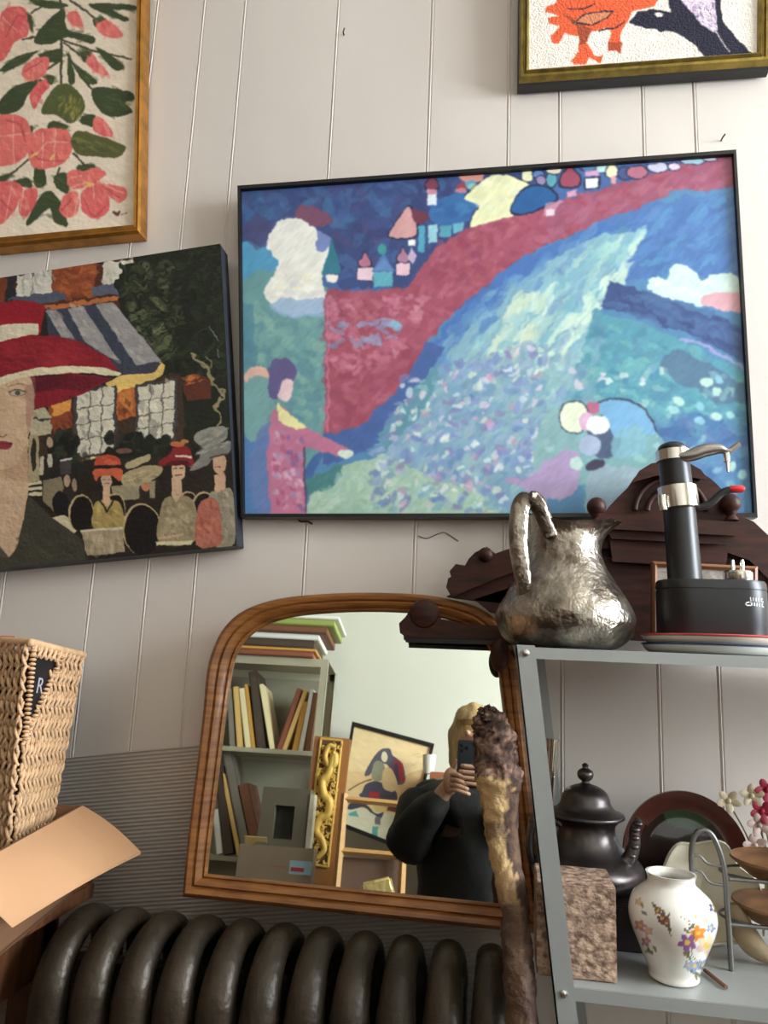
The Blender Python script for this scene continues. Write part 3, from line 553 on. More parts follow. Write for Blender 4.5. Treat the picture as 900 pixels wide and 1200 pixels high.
def leaf(q, c, c2=None):
    p.poly(q, c, smooth=True)
    p.dabs(q, 14, 22, 6, math.atan2(q[len(q)//2][1]-q[0][1], q[len(q)//2][0]-q[0][0]), [c2 or G2, c, G1], .5, .4)
for q, c in (([(120, 150), (150, 90), (225, 30), (235, 100), (330, 130), (320, 155), (240, 130), (180, 155)], G1), ([(310, 15), (380, 12), (470, 18), (475, 35), (400, 35), (450, 65), (440, 75), (370, 50)], G1), ([(100, 0), (200, 5), (240, 20), (170, 30)], G1), ([(340, 175), (370, 180), (435, 235), (400, 245)], G1), ([(0, 245), (60, 200), (130, 180), (90, 215), (30, 250)], G1), ([(140, 190), (215, 172), (215, 215), (160, 215)], G1),
             ([(255, 225), (300, 250), (342, 290), (300, 290)], G1), ([(0, 350), (60, 300), (150, 280), (100, 330), (70, 385), (0, 400)], G1), ([(320, 315), (380, 308), (460, 325), (470, 350), (440, 360), (465, 395), (400, 410), (350, 390)], G1), ([(80, 470), (110, 440), (115, 460), (80, 500)], G1), ([(165, 450), (185, 425), (240, 445), (200, 470)], G1), ([(120, 600), (155, 595), (160, 650), (125, 655)], G1), ([(40, 640), (100, 625), (110, 660), (60, 650)], G1), ([(90, 790), (150, 680), (200, 690), (240, 790), (190, 780), (175, 730), (130, 770)], G1), ([(190, 620), (235, 610), (240, 680), (200, 660)], G1), ([(275, 580), (330, 580), (335, 605), (280, 610)], G1), ([(285, 410), (335, 405), (330, 445), (290, 435)], G1), ([(0, 620), (40, 612), (10, 640)], G1), ([(285, 185), (320, 180), (310, 215), (290, 215)], G1), ([(330, 65), (370, 65), (365, 90), (335, 95)], G1), ([(80, 40), (110, 60), (115, 110), (85, 60)], G1), ([(160, 265), (190, 270), (180, 300)], G1), ([(240, 180), (255, 230), (265, 285), (240, 290)], G1)):
    leaf(q, c)
for q in ([(0, 60), (30, 25), (80, 25), (95, 60), (100, 120), (50, 150), (15, 210), (-20, 200)], [(235, 50), (270, 40), (290, 95), (250, 85)], [(338, 90), (375, 70), (410, 95), (430, 130), (370, 130)], [(300, 215), (325, 195), (350, 220), (380, 265), (330, 250)], [(75, 260), (90, 225), (140, 200), (175, 210), (160, 260), (110, 285)], [(105, 330), (150, 280), (175, 300), (150, 330), (120, 385)], [(330, 415), (365, 420), (398, 480), (335, 465)],
          [(-30, 420), (60, 405), (105, 440), (105, 520), (60, 570), (-30, 575)], [(100, 520), (125, 460), (200, 450), (245, 470), (250, 540), (200, 585), (120, 590)], [(235, 640), (245, 600), (300, 600), (340, 590), (375, 610), (350, 640), (440, 660), (440, 700), (410, 710), (350, 660), (300, 660), (260, 665)], [(285, 680), (330, 655), (375, 680), (383, 740), (330, 768), (290, 740)], [(210, 740), (225, 690), (270, 675), (275, 740), (240, 765)],
          [(-20, 650), (50, 640), (80, 665), (50, 740), (0, 790), (-40, 780)], [(65, 740), (85, 670), (130, 665), (125, 720), (90, 760)]):
    c = rnd.choice([PK, (228, 108, 100), (224, 100, 98)]); p.poly(q, c, smooth=True)
    p.dabs(q, 22, 20, 7, 1.3, [P2, P3, c, (240, 150, 134)], .5, .6)
for q in ([(45, 410), (50, 570)], [(0, 480), (100, 470)], [(150, 465), (150, 585)], [(195, 455), (190, 580)], [(125, 545), (165, 500), (240, 500)], [(305, 640), (250, 660)], [(330, 650), (330, 700)], [(345, 640), (435, 680)], [(345, 635), (400, 640)], [(275, 680), (262, 760)], [(40, 650), (20, 770)], [(85, 660), (70, 740)], [(10, 60), (60, 110)], [(30, 650), (60, 690)], [(285, 615), (240, 630)]):
    p.line(q, 4, (236, 176, 156), .8)
for q in ([(20, 420), (70, 440), (90, 500)], [(110, 530), (140, 560), (230, 565)], [(295, 700), (330, 760), (375, 720)], [(215, 740), (250, 700)], [(360, 655), (420, 695)], [(0, 700), (40, 740)], [(20, 130), (60, 60), (90, 60)], [(85, 250), (150, 215)]):
    p.line(q, 6, (196, 74, 78), .7, smooth=True)
p.poly([(150, 370), (190, 310), (225, 293), (270, 315), (300, 370), (285, 405), (250, 435), (200, 405), (150, 400)], G2, smooth=True); p.dabs([(200, 330), (290, 350), (280, 420), (210, 400)], 40, 16, 5, -1.1, [(150, 142, 60), (120, 120, 54), (100, 104, 52), (176, 160, 84)], .7, .5)
p.poly([(250, 500), (270, 460), (340, 475), (435, 510), (430, 540), (400, 555), (330, 550), (270, 540)], (88, 90, 50), smooth=True); p.dabs([(260, 490), (420, 515), (400, 548), (290, 540)], 22, 24, 6, .3, [(128, 124, 60), (70, 78, 44)], .6)
for q in ([(300, 640), (330, 650), (300, 655)], [(180, 560), (190, 545)], [(110, 550), (130, 540)]): p.line(q, 9, (236, 180, 110))
p.line([(400, 745), (415, 755), (420, 745)], 9, (100, 60, 50)); p.line([(428, 755), (448, 748)], 4, (120, 90, 70))
p.finish('canvas', paintm, fl, amp=.06, blur=2, sat=.9)

# ------------------------------------------------------------------ rooster painting top right
gold2 = mat('antique_gilt', (150, 128, 62), rough=.4, metal=.7, var=.45, vscale=40, bump=.15)
ro = thing('framed_painting', W(750, 85, -.02), 'painting of an orange and black bird in a gilt frame above the blue one', 'painting')
yt, yb = -.055, -.04
O = [W(611, -240, yt), W(905, -240, yt), W(903, 73, yb), W(608, 94, yb)]
I = [W(622, -225, yt), W(890, -225, yt), W(887, 62, yb), W(620, 82, yb)]
frame_bars(O, I, 0, 0, [(0, -.034), (0, -.006), (.18, .004), (.4, .005), (.48, .0), (.6, .0), (.75, .006), (.9, .004), (1, -.003), (1, -.03)], 'frame', gold2, ro)
Ob = [q+np.array([0, .012, -.006 if i > 1 else 0]) for i, q in enumerate(O)]
frame_bars([q+(q-sum(O)/4)*.012 for q in O], O, 0, 0, [(0, -.034), (0, -.012), (1, -.010), (1, -.034)], 'frame_edge', blackm, ro)
C_ = [W(620, -228, yt+.002), W(892, -228, yt+.002), W(889, 65, yb+.002), W(618, 84, yb+.002)]
p = Paint(quadgrid(C_, 300, 360), base=(232, 222, 210), gain=G_FLO); p.at(2.8125, 580, 0); p.warp(.7, 6)
OR, NV = (222, 92, 52), (30, 28, 46)
p.poly([(170, 20), (200, 10), (230, -60), (330, -300), (560, -420), (600, -200), (560, -20), (520, 20), (450, 40), (440, 70), (418, 100), (412, 135), (425, 148), (372, 145), (385, 110), (380, 90), (340, 100), (318, 105), (300, 140), (330, 185), (360, 180), (345, 208), (310, 190), (300, 210), (262, 212), (250, 200), (275, 170), (280, 120), (230, 110), (210, 145), (190, 140), (185, 120), (215, 85), (180, 80), (175, 60), (210, 50), (165, 40)], OR)
p.poly([(372, 140), (418, 136), (417, 178), (400, 165), (375, 172)], (170, 70, 44)); p.poly([(215, 40), (300, 85), (320, 95), (300, 145), (280, 150), (270, 90)], (160, 72, 42)); p.poly([(255, 75), (300, 45), (390, 35), (370, 60), (320, 80)], (206, 130, 90)); p.line([(255, 75), (300, 45), (390, 35), (370, 60), (320, 80), (265, 75)], 4, NV); p.line([(240, 30), (290, 30), (330, 15)], 4, NV); p.line([(340, 102), (400, 90), (430, 70)], 4, NV)
p.poly([(442, 75), (470, 40), (520, 28), (580, 40), (570, 0), (480, -120), (600, -400), (800, -300), (740, -40), (750, 70), (800, 130), (850, 178), (690, 186), (660, 150), (620, 120), (590, 105), (560, 100), (545, 110), (530, 95), (500, 95), (470, 85)], NV)
p.poly([(610, 0), (600, -200), (700, -200), (725, 20), (735, 100), (720, 105), (680, 80), (640, 30)], (214, 196, 210)); p.dabs([(610, 0), (725, 10), (732, 98), (680, 75)], 90, 7, 2.5, .9, [(150, 130, 160), (232, 216, 226), (110, 90, 130)], .8, .8); p.line([(725, 100), (770, 170)], 6, (170, 160, 160)); p.ell(540, 48, 14, 8, (226, 216, 210), .3)
p.finish('canvas', mat('needlework', (200, 200, 200), rough=.9, attr=True, bump=.5, bscale=260), ro, amp=.05)
# nails and cracks in the boards
for i, (x, y, l) in enumerate(((845, 165, 'small bent nail in the boards above the right end of the blue painting'), (403, 41, 'small nail head in the boards above the middle of the blue painting'))):
    q = W(x, y, 0); b = MB(); b.add(*tube([q+[0, .004, 0], q+[0, -.008, 0], q+[.004, -.014, .004]], .0014, 8)); solo(b, 'nail', mat('nail_steel', (60, 52, 46), rough=.5, metal=.8), q, l, 'nail', 'nails in the boards')
b = MB(); b.add(*tube(spline([W(x, y, -.001) for x, y in ((490, 628), (500, 631), (510, 627), (520, 624), (528, 628), (537, 634))], 20), .0009, 6)); b.build('hairline_crack', mat('crack', (120, 104, 88), rough=.9), wall)
b = MB(); b.add(*tube(spline([W(x, y, -.002) for x, y in ((348, 606), (352, 611), (360, 611), (366, 614))], 12), .002, 6)); solo(b, 'picture_wire', mat('wire', (90, 70, 40), rough=.5, metal=.5), W(355, 610, -.003), 'loose end of picture wire under the blue painting', 'wire')
def S(px, py, y):
    p = W(px, py, y); return F/-((p-CAM) @ M)[2]
def lpx(prof, cx, y, rev=False):     # profile given as (half width, height) in photo pixels -> metres, plus centre
    cy = prof[0][1]; s = S(cx, cy, y); c = W(cx, cy, y)
    out = [(max(h/s, 1e-5), W(cx, yy, y)[2]-c[2]) for h, yy in prof]
    return out, c
def smoothprof(pr, n):
    return [(max(a, 1e-5), b_) for a, b_, _ in spline([(r, z, 0) for r, z in pr], n)]
# ------------------------------------------------------------------ overmantel mirror leaning on the radiator
woodm = mat('golden_oak', (156, 102, 50), rough=.42, col2=(118, 70, 30), vscale=5, stretch=(3, 3, 30), bump=.06, bscale=14, coat=.1)
outer = [(215, 1050), (219, 1005), (225, 950), (232, 895), (239, 835), (243, 790), (250, 762), (262, 738), (280, 720), (305, 708), (340, 700), (390, 696), (440, 695), (490, 697), (530, 703), (562, 713), (585, 730), (598, 750), (606, 785), (613, 850), (622, 930), (632, 1010), (641, 1095)]
inner = [(243, 1024), (247, 985), (253, 935), (259, 885), (266, 830), (271, 795), (276, 772), (285, 754), (300, 740), (318, 730), (350, 722), (395, 718), (440, 717), (485, 719), (520, 725), (546, 734), (564, 748), (577, 768), (585, 795), (592, 850), (600, 925), (608, 1000), (615, 1062)]
mir = thing('wall_mirror', MP, 'arched wooden mirror leaning on the wall on top of the radiator', 'mirror')
Nn = len(outer); prof = [(0, -.030), (0, .004), (.08, .012), (.22, .016), (.40, .014), (.48, .010), (.58, .015), (.74, .012), (.85, .005), (.92, .008), (1, .003), (1, -.030)]
ou = spline([(x, y, 0) for x, y in outer], 90)[:, :2]; inn = spline([(x, y, 0) for x, y in inner], 90)[:, :2]
b = MB(); v = []; k = len(prof)
LIFT = .012
for (ox, oy), (ix, iy) in zip(ou, inn):
    A, B = WM(ox, oy), WM(ix, iy)
    for t, h in prof: v.append(A*(1-t)+B*t+MN*h)
f = []
for i in range(89):
    for j in range(k): a, c = i*k+j, i*k+(j+1) % k; f.append((a, c, c+k, a+k))
b.add(v, f)
A0, B0, A1, B1 = WM(215, 1050), WM(243, 1024), WM(641, 1095), WM(615, 1062)
v = []; 
for (A, B) in ((A0, B0), (A1, B1)):
    for t, h in prof: v.append(A*(1-t)+B*t+MN*(h+.0005))
b.add(v, [(j, (j+1) % k, (j+1) % k+k, j+k) for j in range(k)]+[tuple(range(k)), tuple(range(2*k-1, k-1, -1))])
b.build('frame', woodm, mir, sharp=35)
b = MB(); G = [WM(x, y) for x, y in inn]; G = [g+(g-MP)*.012 for g in G]; b.add(*prism([g-MN*.004 for g in G], MN*.004))
glass = mat('mirror_silver', (226, 232, 220), rough=.015, metal=1.0); b.build('mirror_glass', glass, mir, smooth=False)

# ------------------------------------------------------------------ cast iron radiator
ironm = mat('cast_iron', (66, 56, 44), rough=.40, metal=.35, var=.35, vscale=14, bump=.25, bscale=50, spec=.5)
ztop = 1.036; xs = [W(x, 1075+i*0, -.15)[0] for i, x in enumerate((577, 530.5, 484, 437, 390, 343, 297, 250, 203, 156, 109, 62))]
dx = (xs[0]-xs[-1])/11; xs = [xs[0]-i*dx for i in range(11)]
rad = thing('radiator', ((xs[0]+xs[-1])/2, -.16, 0), 'dark cast iron column radiator under the arched mirror', 'radiator')
yb_, yf = -.06, -.262
for i, x in enumerate(xs):
    b = MB(); cy = (yb_+yf)/2; R_ = (yb_-yf)/2-.02
    path = [(x, yf+.02, .12)]+[(x, yf+.02, z) for z in np.linspace(.2, ztop-.02-R_*.95, 8)]
    rr = [.024]*9
    for a in np.linspace(0, PI, 17)[1:-1]:
        path.append((x, cy-R_*math.cos(a), ztop-.022-R_*.95+R_*.95*math.sin(a))); rr.append(.024-.005*math.sin(a))
    path += [(x, yb_-.02, z) for z in np.linspace(ztop-.02-R_*.95, .2, 8)]+[(x, yb_-.02, .12)]; rr += [.022]*9
    b.add(*tube(path, rr, 14, side=(1, 0, 0), flat=1.22))
    b.add(*tube([(x, cy, .14), (x, cy, .6), (x, cy, ztop-.075)], [.022, .022, .016], 12))
    b.add(*tube([(x, yf+.03, .13), (x, yb_-.03, .13)], .03, 12)); b.add(*tube([(x, yf+.03, .86), (x, cy, .90), (x, yb_-.03, .86)], .02, 10))
    for z in (.16, .84): b.add(*tube([(x-dx/2*.98, cy, z), (x+dx/2*.98, cy, z)], .026, 14))
    if i in (0, 10):
        for yy in (yf+.03, yb_-.03): b.add(*lathe([(.024, 0), (.018, .03), (.014, .06), (.022, .11)], (x, yy, 0), 12))
    b.build('radiator_section', ironm, rad, sharp=60)

# ribbed heat shield behind the radiator
shm = mat('shield_paint', (186, 176, 166), rough=.5, metal=.1, var=.08, vscale=5)
A, B = W(40, 892, -.012), W(300, 868, -.012)
d = B-A; b = MB(); v = []; f = []; nr = 72; pitch = .0068
L0 = A-d*.2; L1 = np.array([.02, 0, 0])
L1[2] = L0[2]+(L1[0]-L0[0])*d[2]/d[0]
for i in range(nr*4+1):
    z = -i*pitch/4; yy = -.010-.0009*math.cos(i*PI/2)
    for q in (L0, L1): v.append((q[0], yy, q[2]+z))
f = [(2*i, 2*i+1, 2*i+3, 2*i+2) for i in range(nr*4)]
b.add(v, f); b.add(*prism([(L0[0], -.008, L0[2]), (L1[0], -.008, L1[2]), (L1[0], -.008, .001), (L0[0], -.008, .001)], (0, .006, 0)))
solo(b, 'heat_shield', shm, (L0+L1)/2-[0, 0, nr*pitch], 'grey ribbed sheet on the wall behind the radiator', 'heat shield', sharp=80)

# ------------------------------------------------------------------ weathered branch standing in front of the mirror
bark = mat('bark_wood', (100, 80, 60), rough=.85, attr=True, bump=.5, bscale=90)
pts = []; rr = []
for px, py, r, y in ((566, 827, 4, -.235), (570, 836, 12, -.235), (575, 850, 18, -.235), (580, 870, 22, -.235), (584, 900, 25, -.235), (587, 950, 20, -.24), (592, 1000, 18, -.25), (601, 1050, 16, -.275), (606, 1100, 17, -.30), (609, 1150, 18, -.315), (613, 1200, 18, -.32)):
    q = W(px, py, y); pts.append(q); rr.append(r/S(px, py, y))
q = pts[-1]; sl = (pts[-1]-pts[-3])/(pts[-3][2]-pts[-1][2])
for z in (.75, .5, .25, .012): pts.append(q+sl*(q[2]-z)*np.array([.6, .5, 1])); pts[-1][2] = z; rr.append(.024)
pp = spline([tuple(a)+(0,) for a in pts], 160)[:, :3]; r2 = spline([(r, 0, 0) for r in rr], 160)[:, 0]
b = MB(); b.add(*tube(pp, list(np.maximum(r2, .002)), 36))
br = b.build('branch', bark, None, loc=(pp[-1][0], pp[-1][1], 0), sharp=180)
up = lambda c_: 1.0 if proj(np.array(c_)+np.array([pp[-1][0], pp[-1][1], 0]))[1] < 925 else .45
jitter(br, .009, 30, 3, up); jitter(br, .005, 75, 9, up); jitter(br, .004, 190, 5, up)
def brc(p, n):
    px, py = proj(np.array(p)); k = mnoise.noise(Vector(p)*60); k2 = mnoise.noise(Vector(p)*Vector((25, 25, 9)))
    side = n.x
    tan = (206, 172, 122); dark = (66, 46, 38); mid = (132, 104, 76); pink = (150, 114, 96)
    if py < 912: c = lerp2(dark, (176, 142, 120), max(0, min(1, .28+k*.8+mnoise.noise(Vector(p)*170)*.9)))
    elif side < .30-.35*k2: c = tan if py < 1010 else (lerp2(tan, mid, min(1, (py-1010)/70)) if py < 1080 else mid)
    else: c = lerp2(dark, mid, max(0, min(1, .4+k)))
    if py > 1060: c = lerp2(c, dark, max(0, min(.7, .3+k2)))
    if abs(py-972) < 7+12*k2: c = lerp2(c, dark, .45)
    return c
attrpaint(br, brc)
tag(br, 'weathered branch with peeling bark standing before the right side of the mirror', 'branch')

# ------------------------------------------------------------------ grey metal shelf unit (racked, leaning left)
shelfm = mat('grey_shelf_paint', (158, 160, 156), rough=.42, metal=.2, var=.06, vscale=10)
FY, BY = -.335, -.03
a_, c_ = W(604, 757, FY), W(647, 1150, FY); kx = (a_[0]-c_[0])/(a_[2]-c_[2])
def sx(z): return a_[0]+(z-a_[2])*kx
su = thing('metal_shelf', (sx(0)+.4, (FY+BY)/2, 0), 'grey bolted metal shelf unit leaning slightly left, right of the mirror', 'shelf unit')
UW = .80; ZS = [1.4635, 1.059, .62, .18]; PH = 1.466; FL = .0255; TH = .002
def post(x0, y0, sxn, syn):
    b = MB()
    for (w, dd) in ((FL*sxn, TH*syn), (TH*sxn, FL*.9*syn)):
        q = [(sx(z)+x0+u, y0+v_, z) for z in (0, PH) for u, v_ in ((0, 0), (w, 0), (w, dd), (0, dd))]
        b.add(q, [(0, 1, 2, 3), (7, 6, 5, 4), (0, 4, 5, 1), (1, 5, 6, 2), (2, 6, 7, 3), (3, 7, 4, 0)])
    po = b.build('post', shelfm, su, smooth=False)
    if syn > 0:
        for z in ZS:
            for dz in (-.008,): part(lathe([(.0045, 0), (.0045, .002), (.002, .0035), (1e-4, .0037)], (sx(z+dz)+x0+sxn*.0125, y0, z+dz), 14, axis=(0, -1, 0)), 'bolt', mat('bolt_steel', (210, 210, 205), rough=.25, metal=1), po)
post(0, FY, 1, 1); post(UW, FY, -1, 1); post(.027, BY, 1, -1); post(UW, BY, -1, -1)
for z in ZS:
    b = MB(); x0, x1 = sx(z)+.004, sx(z)+UW-.004; y0, y1 = FY+.0025, BY-.0025; h = .015
    b.add(*box((x0, y0, z-.0015), (x1, y1, z)))
    for q in (((x0+.02, y0-.002, z-h), (x1-.02, y0-.0005, z-.0003)), ((x0, y1-.001, z-h), (x1, y1, z-.0016)), ((x0, y0, z-h), (x0+.001, y1, z-.0016)), ((x1-.001, y0, z-h), (x1, y1, z-.0016)), ((x0, y0, z-h), (x1, y0+.008, z-h+.001))): b.add(*box(*q))
    b.build('shelf_board', shelfm, su, smooth=False)
b = MB(); x0 = sx(1.46)
z1 = ZS[0]

# ------------------------------------------------------------------ things on the top shelf
silver = mat('tarnished_silver', (184, 174, 160), rough=.31, metal=1., col2=(92, 82, 72), vscale=20, bump=.5, bscale=55, detail=6)
PYD = -.215
prof_px = [(46, 747.5), (58, 745), (70, 737), (77, 725), (80, 712), (77, 699), (68, 683), (57, 667), (48, 653), (43, 638), (41, 622), (42, 612), (45, 605), (49, 600)]
pr, c = lpx(prof_px, 662, PYD); c = np.array([c[0], PYD, z1+.0005])
H = pr[-1][1]; pr = smoothprof(pr, 46)
inn_ = [(max(r-.003, 1e-4), z) for r, z in pr[::-1] if z > .008]+[(1e-4, .008)]
allp = [(1e-4, 0)]+pr+inn_
def pf(r, z, a):
    w = max(0, (z-H*.72)/(H*.28)); ca = math.cos(a)
    return r+w*w*(.022*max(0, ca)**3+.003*math.sin(5*a)), z+w*w*(.010*ca*ca+.006*max(0, -ca)-.008)+.001*w*math.sin(9*a)
pit = thing('pitcher', c, 'hammered tarnished silver pitcher with a high handle on the top shelf', 'pitcher')
o = part(lathe(allp, c, 96, fn=pf), 'body', silver, pit, sharp=70)
for v in o.data.vertices:
    n = mnoise.fractal(Vector(v.co)*22, 1, 2, 3); hgt = v.co.z
    v.co.x *= 1+.03*n; v.co.y *= 1+.03*n
hp = [W(x, y, yy) for x, y, yy in ((652, 632, -.255), (643, 622, -.262), (637, 607, -.268), (630, 591, -.272), (620, 584, -.276), (611, 592, -.278), (608, 615, -.28), (608, 640, -.28), (611, 663, -.278), (614, 685, -.276), (617, 702, -.27), (621, 712, -.262))]
b = MB(); b.add(*tube(spline(hp, 60), [.0062+.003*math.sin(PI*i/59) for i in range(60)], 14, flat=1.55, side=(1, .0, .1)))
b.add(*sph(hp[0], .008)); b.add(*sph(hp[-1], .009, sc=(1, .7, 1.2))); b.add(*tube(spline([hp[1]+[0, -.002, 0], hp[1]+[.004, -.006, -.006], hp[1]+[-.004, -.006, -.01]], 8), .004, 8))
b.build('handle', silver, pit)

darkw = mat('dark_walnut', (66, 30, 18), rough=.5, col2=(42, 18, 12), vscale=6, stretch=(3, 10, 20), bump=.06, bscale=30, spec=.3)
pe = thing('carved_pediment', W(790, 740, -.14), 'carved dark walnut furniture crest behind the pitcher on the top shelf', 'furniture crest')
def plate(pxs, y, th, name='panel', sm=None, bv=.003, m=None):
    pp_ = [W(x, yy, y) for x, yy in pxs]
    if sm: pp_ = list(spline(pp_, sm))
    return part(prism(pp_, (0, th, 0)), name, m or darkw, pe, bevel=bv, sharp=50)
plate([(525, 688), (527, 679), (531, 677), (529, 670), (535, 663), (540, 664), (546, 665), (551, 656), (558, 649), (570, 643), (580, 651), (600, 644), (640, 630), (680, 618), (712, 612), (712, 640), (640, 655), (585, 674), (530, 697)], -.100, .030, 'left_wing')
plate([(530, 698), (585, 674), (640, 655), (712, 640), (712, 690), (600, 706), (560, 702)], -.082, .02, 'left_wing_backing')
plate([(560, 703), (600, 690), (600, 722), (575, 715)], -.082, .02, 'scroll_tip')
b = MB(); b.add(*sph(W(569, 650, -.105), .0125, sc=(1, .8, 1))); b.build('knob', darkw, pe)
arch = [(706, 620), (712, 600), (722, 588), (735, 575), (748, 563), (765, 554), (788, 549), (812, 553), (832, 563), (848, 580), (858, 600), (862, 620)]
plate(arch, -.100, .035, 'arched_panel', sm=48)
cap = [(745, 562), (751, 553), (764, 545), (785, 541), (806, 544), (820, 552), (826, 560), (806, 556), (785, 553), (765, 556)]
plate(cap, -.125, .05, 'hood')
for rpx, yy in ((40, -.104), (26, -.106)):
    b = MB(); cc = W(786, 600, yy); s_ = S(786, 600, yy)
    b.add(*tube([cc+np.array([math.cos(a), 0, math.sin(a)])*rpx/s_ for a in np.linspace(0.05, PI-.05, 40)], .0045, 10)); b.build('carved_ring', darkw, pe)
plate([(700, 609), (706, 604), (866, 614), (872, 620), (868, 626), (702, 617)], -.138, .075, 'ledge')
plate([(712, 617), (858, 626), (852, 636), (718, 629)], -.126, .065, 'cornice_moulding')
plate([(716, 629), (852, 637), (848, 664), (720, 656)], -.114, .055, 'block')
plate([(700, 655), (905, 668), (905, 757), (700, 744)], -.092, .045, 'base_panel', bv=.004)
for (x, y) in ((699, 594), (856, 590)):
    b = MB(); cc = W(x, y, -.112); b.add(*sph(cc, .016)); b.add(*lathe([(.012, 0), (.007, .008), (.010, .016)], cc-np.array([0, 0, .028]), 16)); b.build('ball_finial', darkw, pe)
plate([(852, 612), (866, 606), (882, 613), (900, 630), (915, 655), (930, 690), (905, 680), (880, 655), (852, 645)], -.100, .035, 'right_wing')
plate([(852, 645), (880, 655), (905, 680), (930, 690), (930, 700), (860, 690)], -.082, .02, 'right_wing_backing')
# lower moulding resting along the shelf and sticking out in front of the mirror
b = MB()
pp_ = [W(x, y, -.108) for x, y in ((469, 731), (476, 724), (480, 718), (486, 722), (520, 727), (545, 733), (600, 735), (700, 740), (700, 752), (608, 749), (476, 745), (470, 741))]
q_ = [(x, y, z if z > 0 else z) for x, y, z in pp_]
b.add(*prism(q_, (0, .028, 0))); b.build('lower_moulding', darkw, pe, bevel=.002)
pp_ = [W(x, y, -.105) for x, y in ((476, 745), (700, 752.5), (700, 757), (608, 755), (590, 755), (476, 752))]
b = MB(); b.add(*prism(pp_, (0, .022, 0))); b.build('base_strip', mat('black_walnut', (26, 16, 14), rough=.45), pe, bevel=.001)
b = MB(); b.add(*lathe([(1e-4, 0), (.012, .001), (.019, .004), (.022, .01), (.022, .03)][::-1] if False else [(.025, -.026), (.025, -.004), (.022, .002), (.013, .005), (1e-4, .006)], W(497, 719, -.110), 28, axis=(0, -1, 0))); b.build('roundel', darkw, pe)
b = MB(); b.add(*sph(W(585, 768, -.115), .018, sc=(.8, .7, 1.5))); b.build('drop_ornament', darkw, pe)

# plates
cx_ = W(842, 748, -.245)[0]; py_ = -.228; r0 = 82/S(842, 745, py_); cream = mat('glazed_cream', (226, 216, 200), rough=.18, coat=.5)
def dish(z, label, name, rim, col):
    t = thing('plate', (cx_, py_, z), label, 'plate', None)
    part(lathe([(1e-4, 0), (r0*.84, 0), (r0*.90, .0012), (r0*.94, .004), (r0*.975, .008), (r0*.995, .012), (r0, .0135), (r0*.98, .0135), (r0*.9, .009), (r0*.7, .004), (1e-4, .003)], (cx_, py_, z), 72), 'dish', mat(name, col, rough=.18, coat=.5), t, sharp=60)
    a = np.linspace(0, 2*PI, 73); 
    part(lathe([(r0*.99, .0108), (r0+.0006, .0115), (r0+.0010, .0130), (r0+.0002, .0140), (r0*.975, .0138)], (cx_, py_, z), 72), 'rim_band', mat(rim[0], rim[1], rough=.25, coat=.4), t)
dish(z1+.0005, 'white plate with a dark blue rim, lowest under the corkscrew', 'plate_grey', ('blue_rim', (40, 52, 84)), (206, 206, 200))
dish(z1+.0125, 'white plate with a red rim, directly under the black corkscrew', 'plate_cream', ('red_rim', (186, 70, 70)), (226, 214, 196))
# tabletop corkscrew
zc = z1+.0272; blk = mat('black_plastic', (26, 25, 26), rough=.36, spec=.5); chrome = mat('satin_chrome', (214, 208, 198), rough=.18, metal=1)
YK = -.235
ck = thing('corkscrew', (cx_, YK, zc), 'black tabletop lever corkscrew with silver collar standing on two plates', 'corkscrew')
def rr_base(px0, px1, dep, r, n=10):
    xa, xb = W(px0, 700, YK)[0], W(px1, 700, YK)[0]; ya, yb2 = YK-dep/2, YK+dep/2; out = []
    for cx, cy, a0 in ((xb-r, ya+r, -PI/2), (xb-r, yb2-r, 0), (xa+r, yb2-r, PI/2), (xa+r, ya+r, PI)):
        for i in range(n+1): a = a0+PI/2*i/n; out.append((cx+r*math.cos(a), cy+r*math.sin(a)))
    return out
ol = rr_base(769, 897, .085, .041)
zt = W(830, 682, YK)[2]
b = MB(); kk = len(ol); v = []; cxx = sum(p_[0] for p_ in ol)/kk; cyy = YK
levels = [(.985, zc), (1, zc+.002), (1, zt-.014), (.985, zt-.0135), (.985, zt-.0125), (1, zt-.012), (.995, zt-.003), (.97, zt)]
for s_, z in levels: v += [(cxx+(x-cxx)*s_, cyy+(y-cyy)*s_, z) for x, y in ol]
f = [(i*kk+j, i*kk+(j+1) % kk, (i+1)*kk+(j+1) % kk, (i+1)*kk+j) for i in range(len(levels)-1) for j in range(kk)]+[tuple(range(kk-1, -1, -1)), tuple(range((len(levels)-1)*kk, len(levels)*kk))]
b.add(v, f); b.build('base', blk, ck, sharp=35)
cA, cB, cC, cD = W(803, 684, YK), W(796, 596, YK), W(793, 571, YK), W(788, 527, YK); s_ = S(800, 620, YK)
b = MB(); b.add(*tube([cA-(cB-cA)*.05, cA, cB], [21/s_, 19/s_, 18/s_], 32)); b.build('column', blk, ck)
b = MB(); b.add(*tube([cC, cD], [18/s_, 18/s_], 32)); b.add(*sph(cD, 17/s_, sc=(1, 1, .55))); b.build('upper_column', blk, ck)
b = MB(); b.add(*tube([cB-(cC-cB)*.05, cB, (cB+cC)/2, cC, cC+(cC-cB)*.05], [20/s_, 22/s_, 22.5/s_, 22/s_, 20/s_], 36)); b.build('collar', chrome, ck)
b = MB(); q = W(776, 590, YK-.02); b.add(*tube([q+[0, 0, .012], q, q-[-.002, 0, .010]], .006, 10)); b.build('clamp_lug', chrome, ck)
e0, e1 = W(789, 541, YK), W(788, 529, YK)
b = MB(); b.add(*tube([e0, e1], [19.5/s_, 19.5/s_], 36)); b.build('head_ring', chrome, ck)
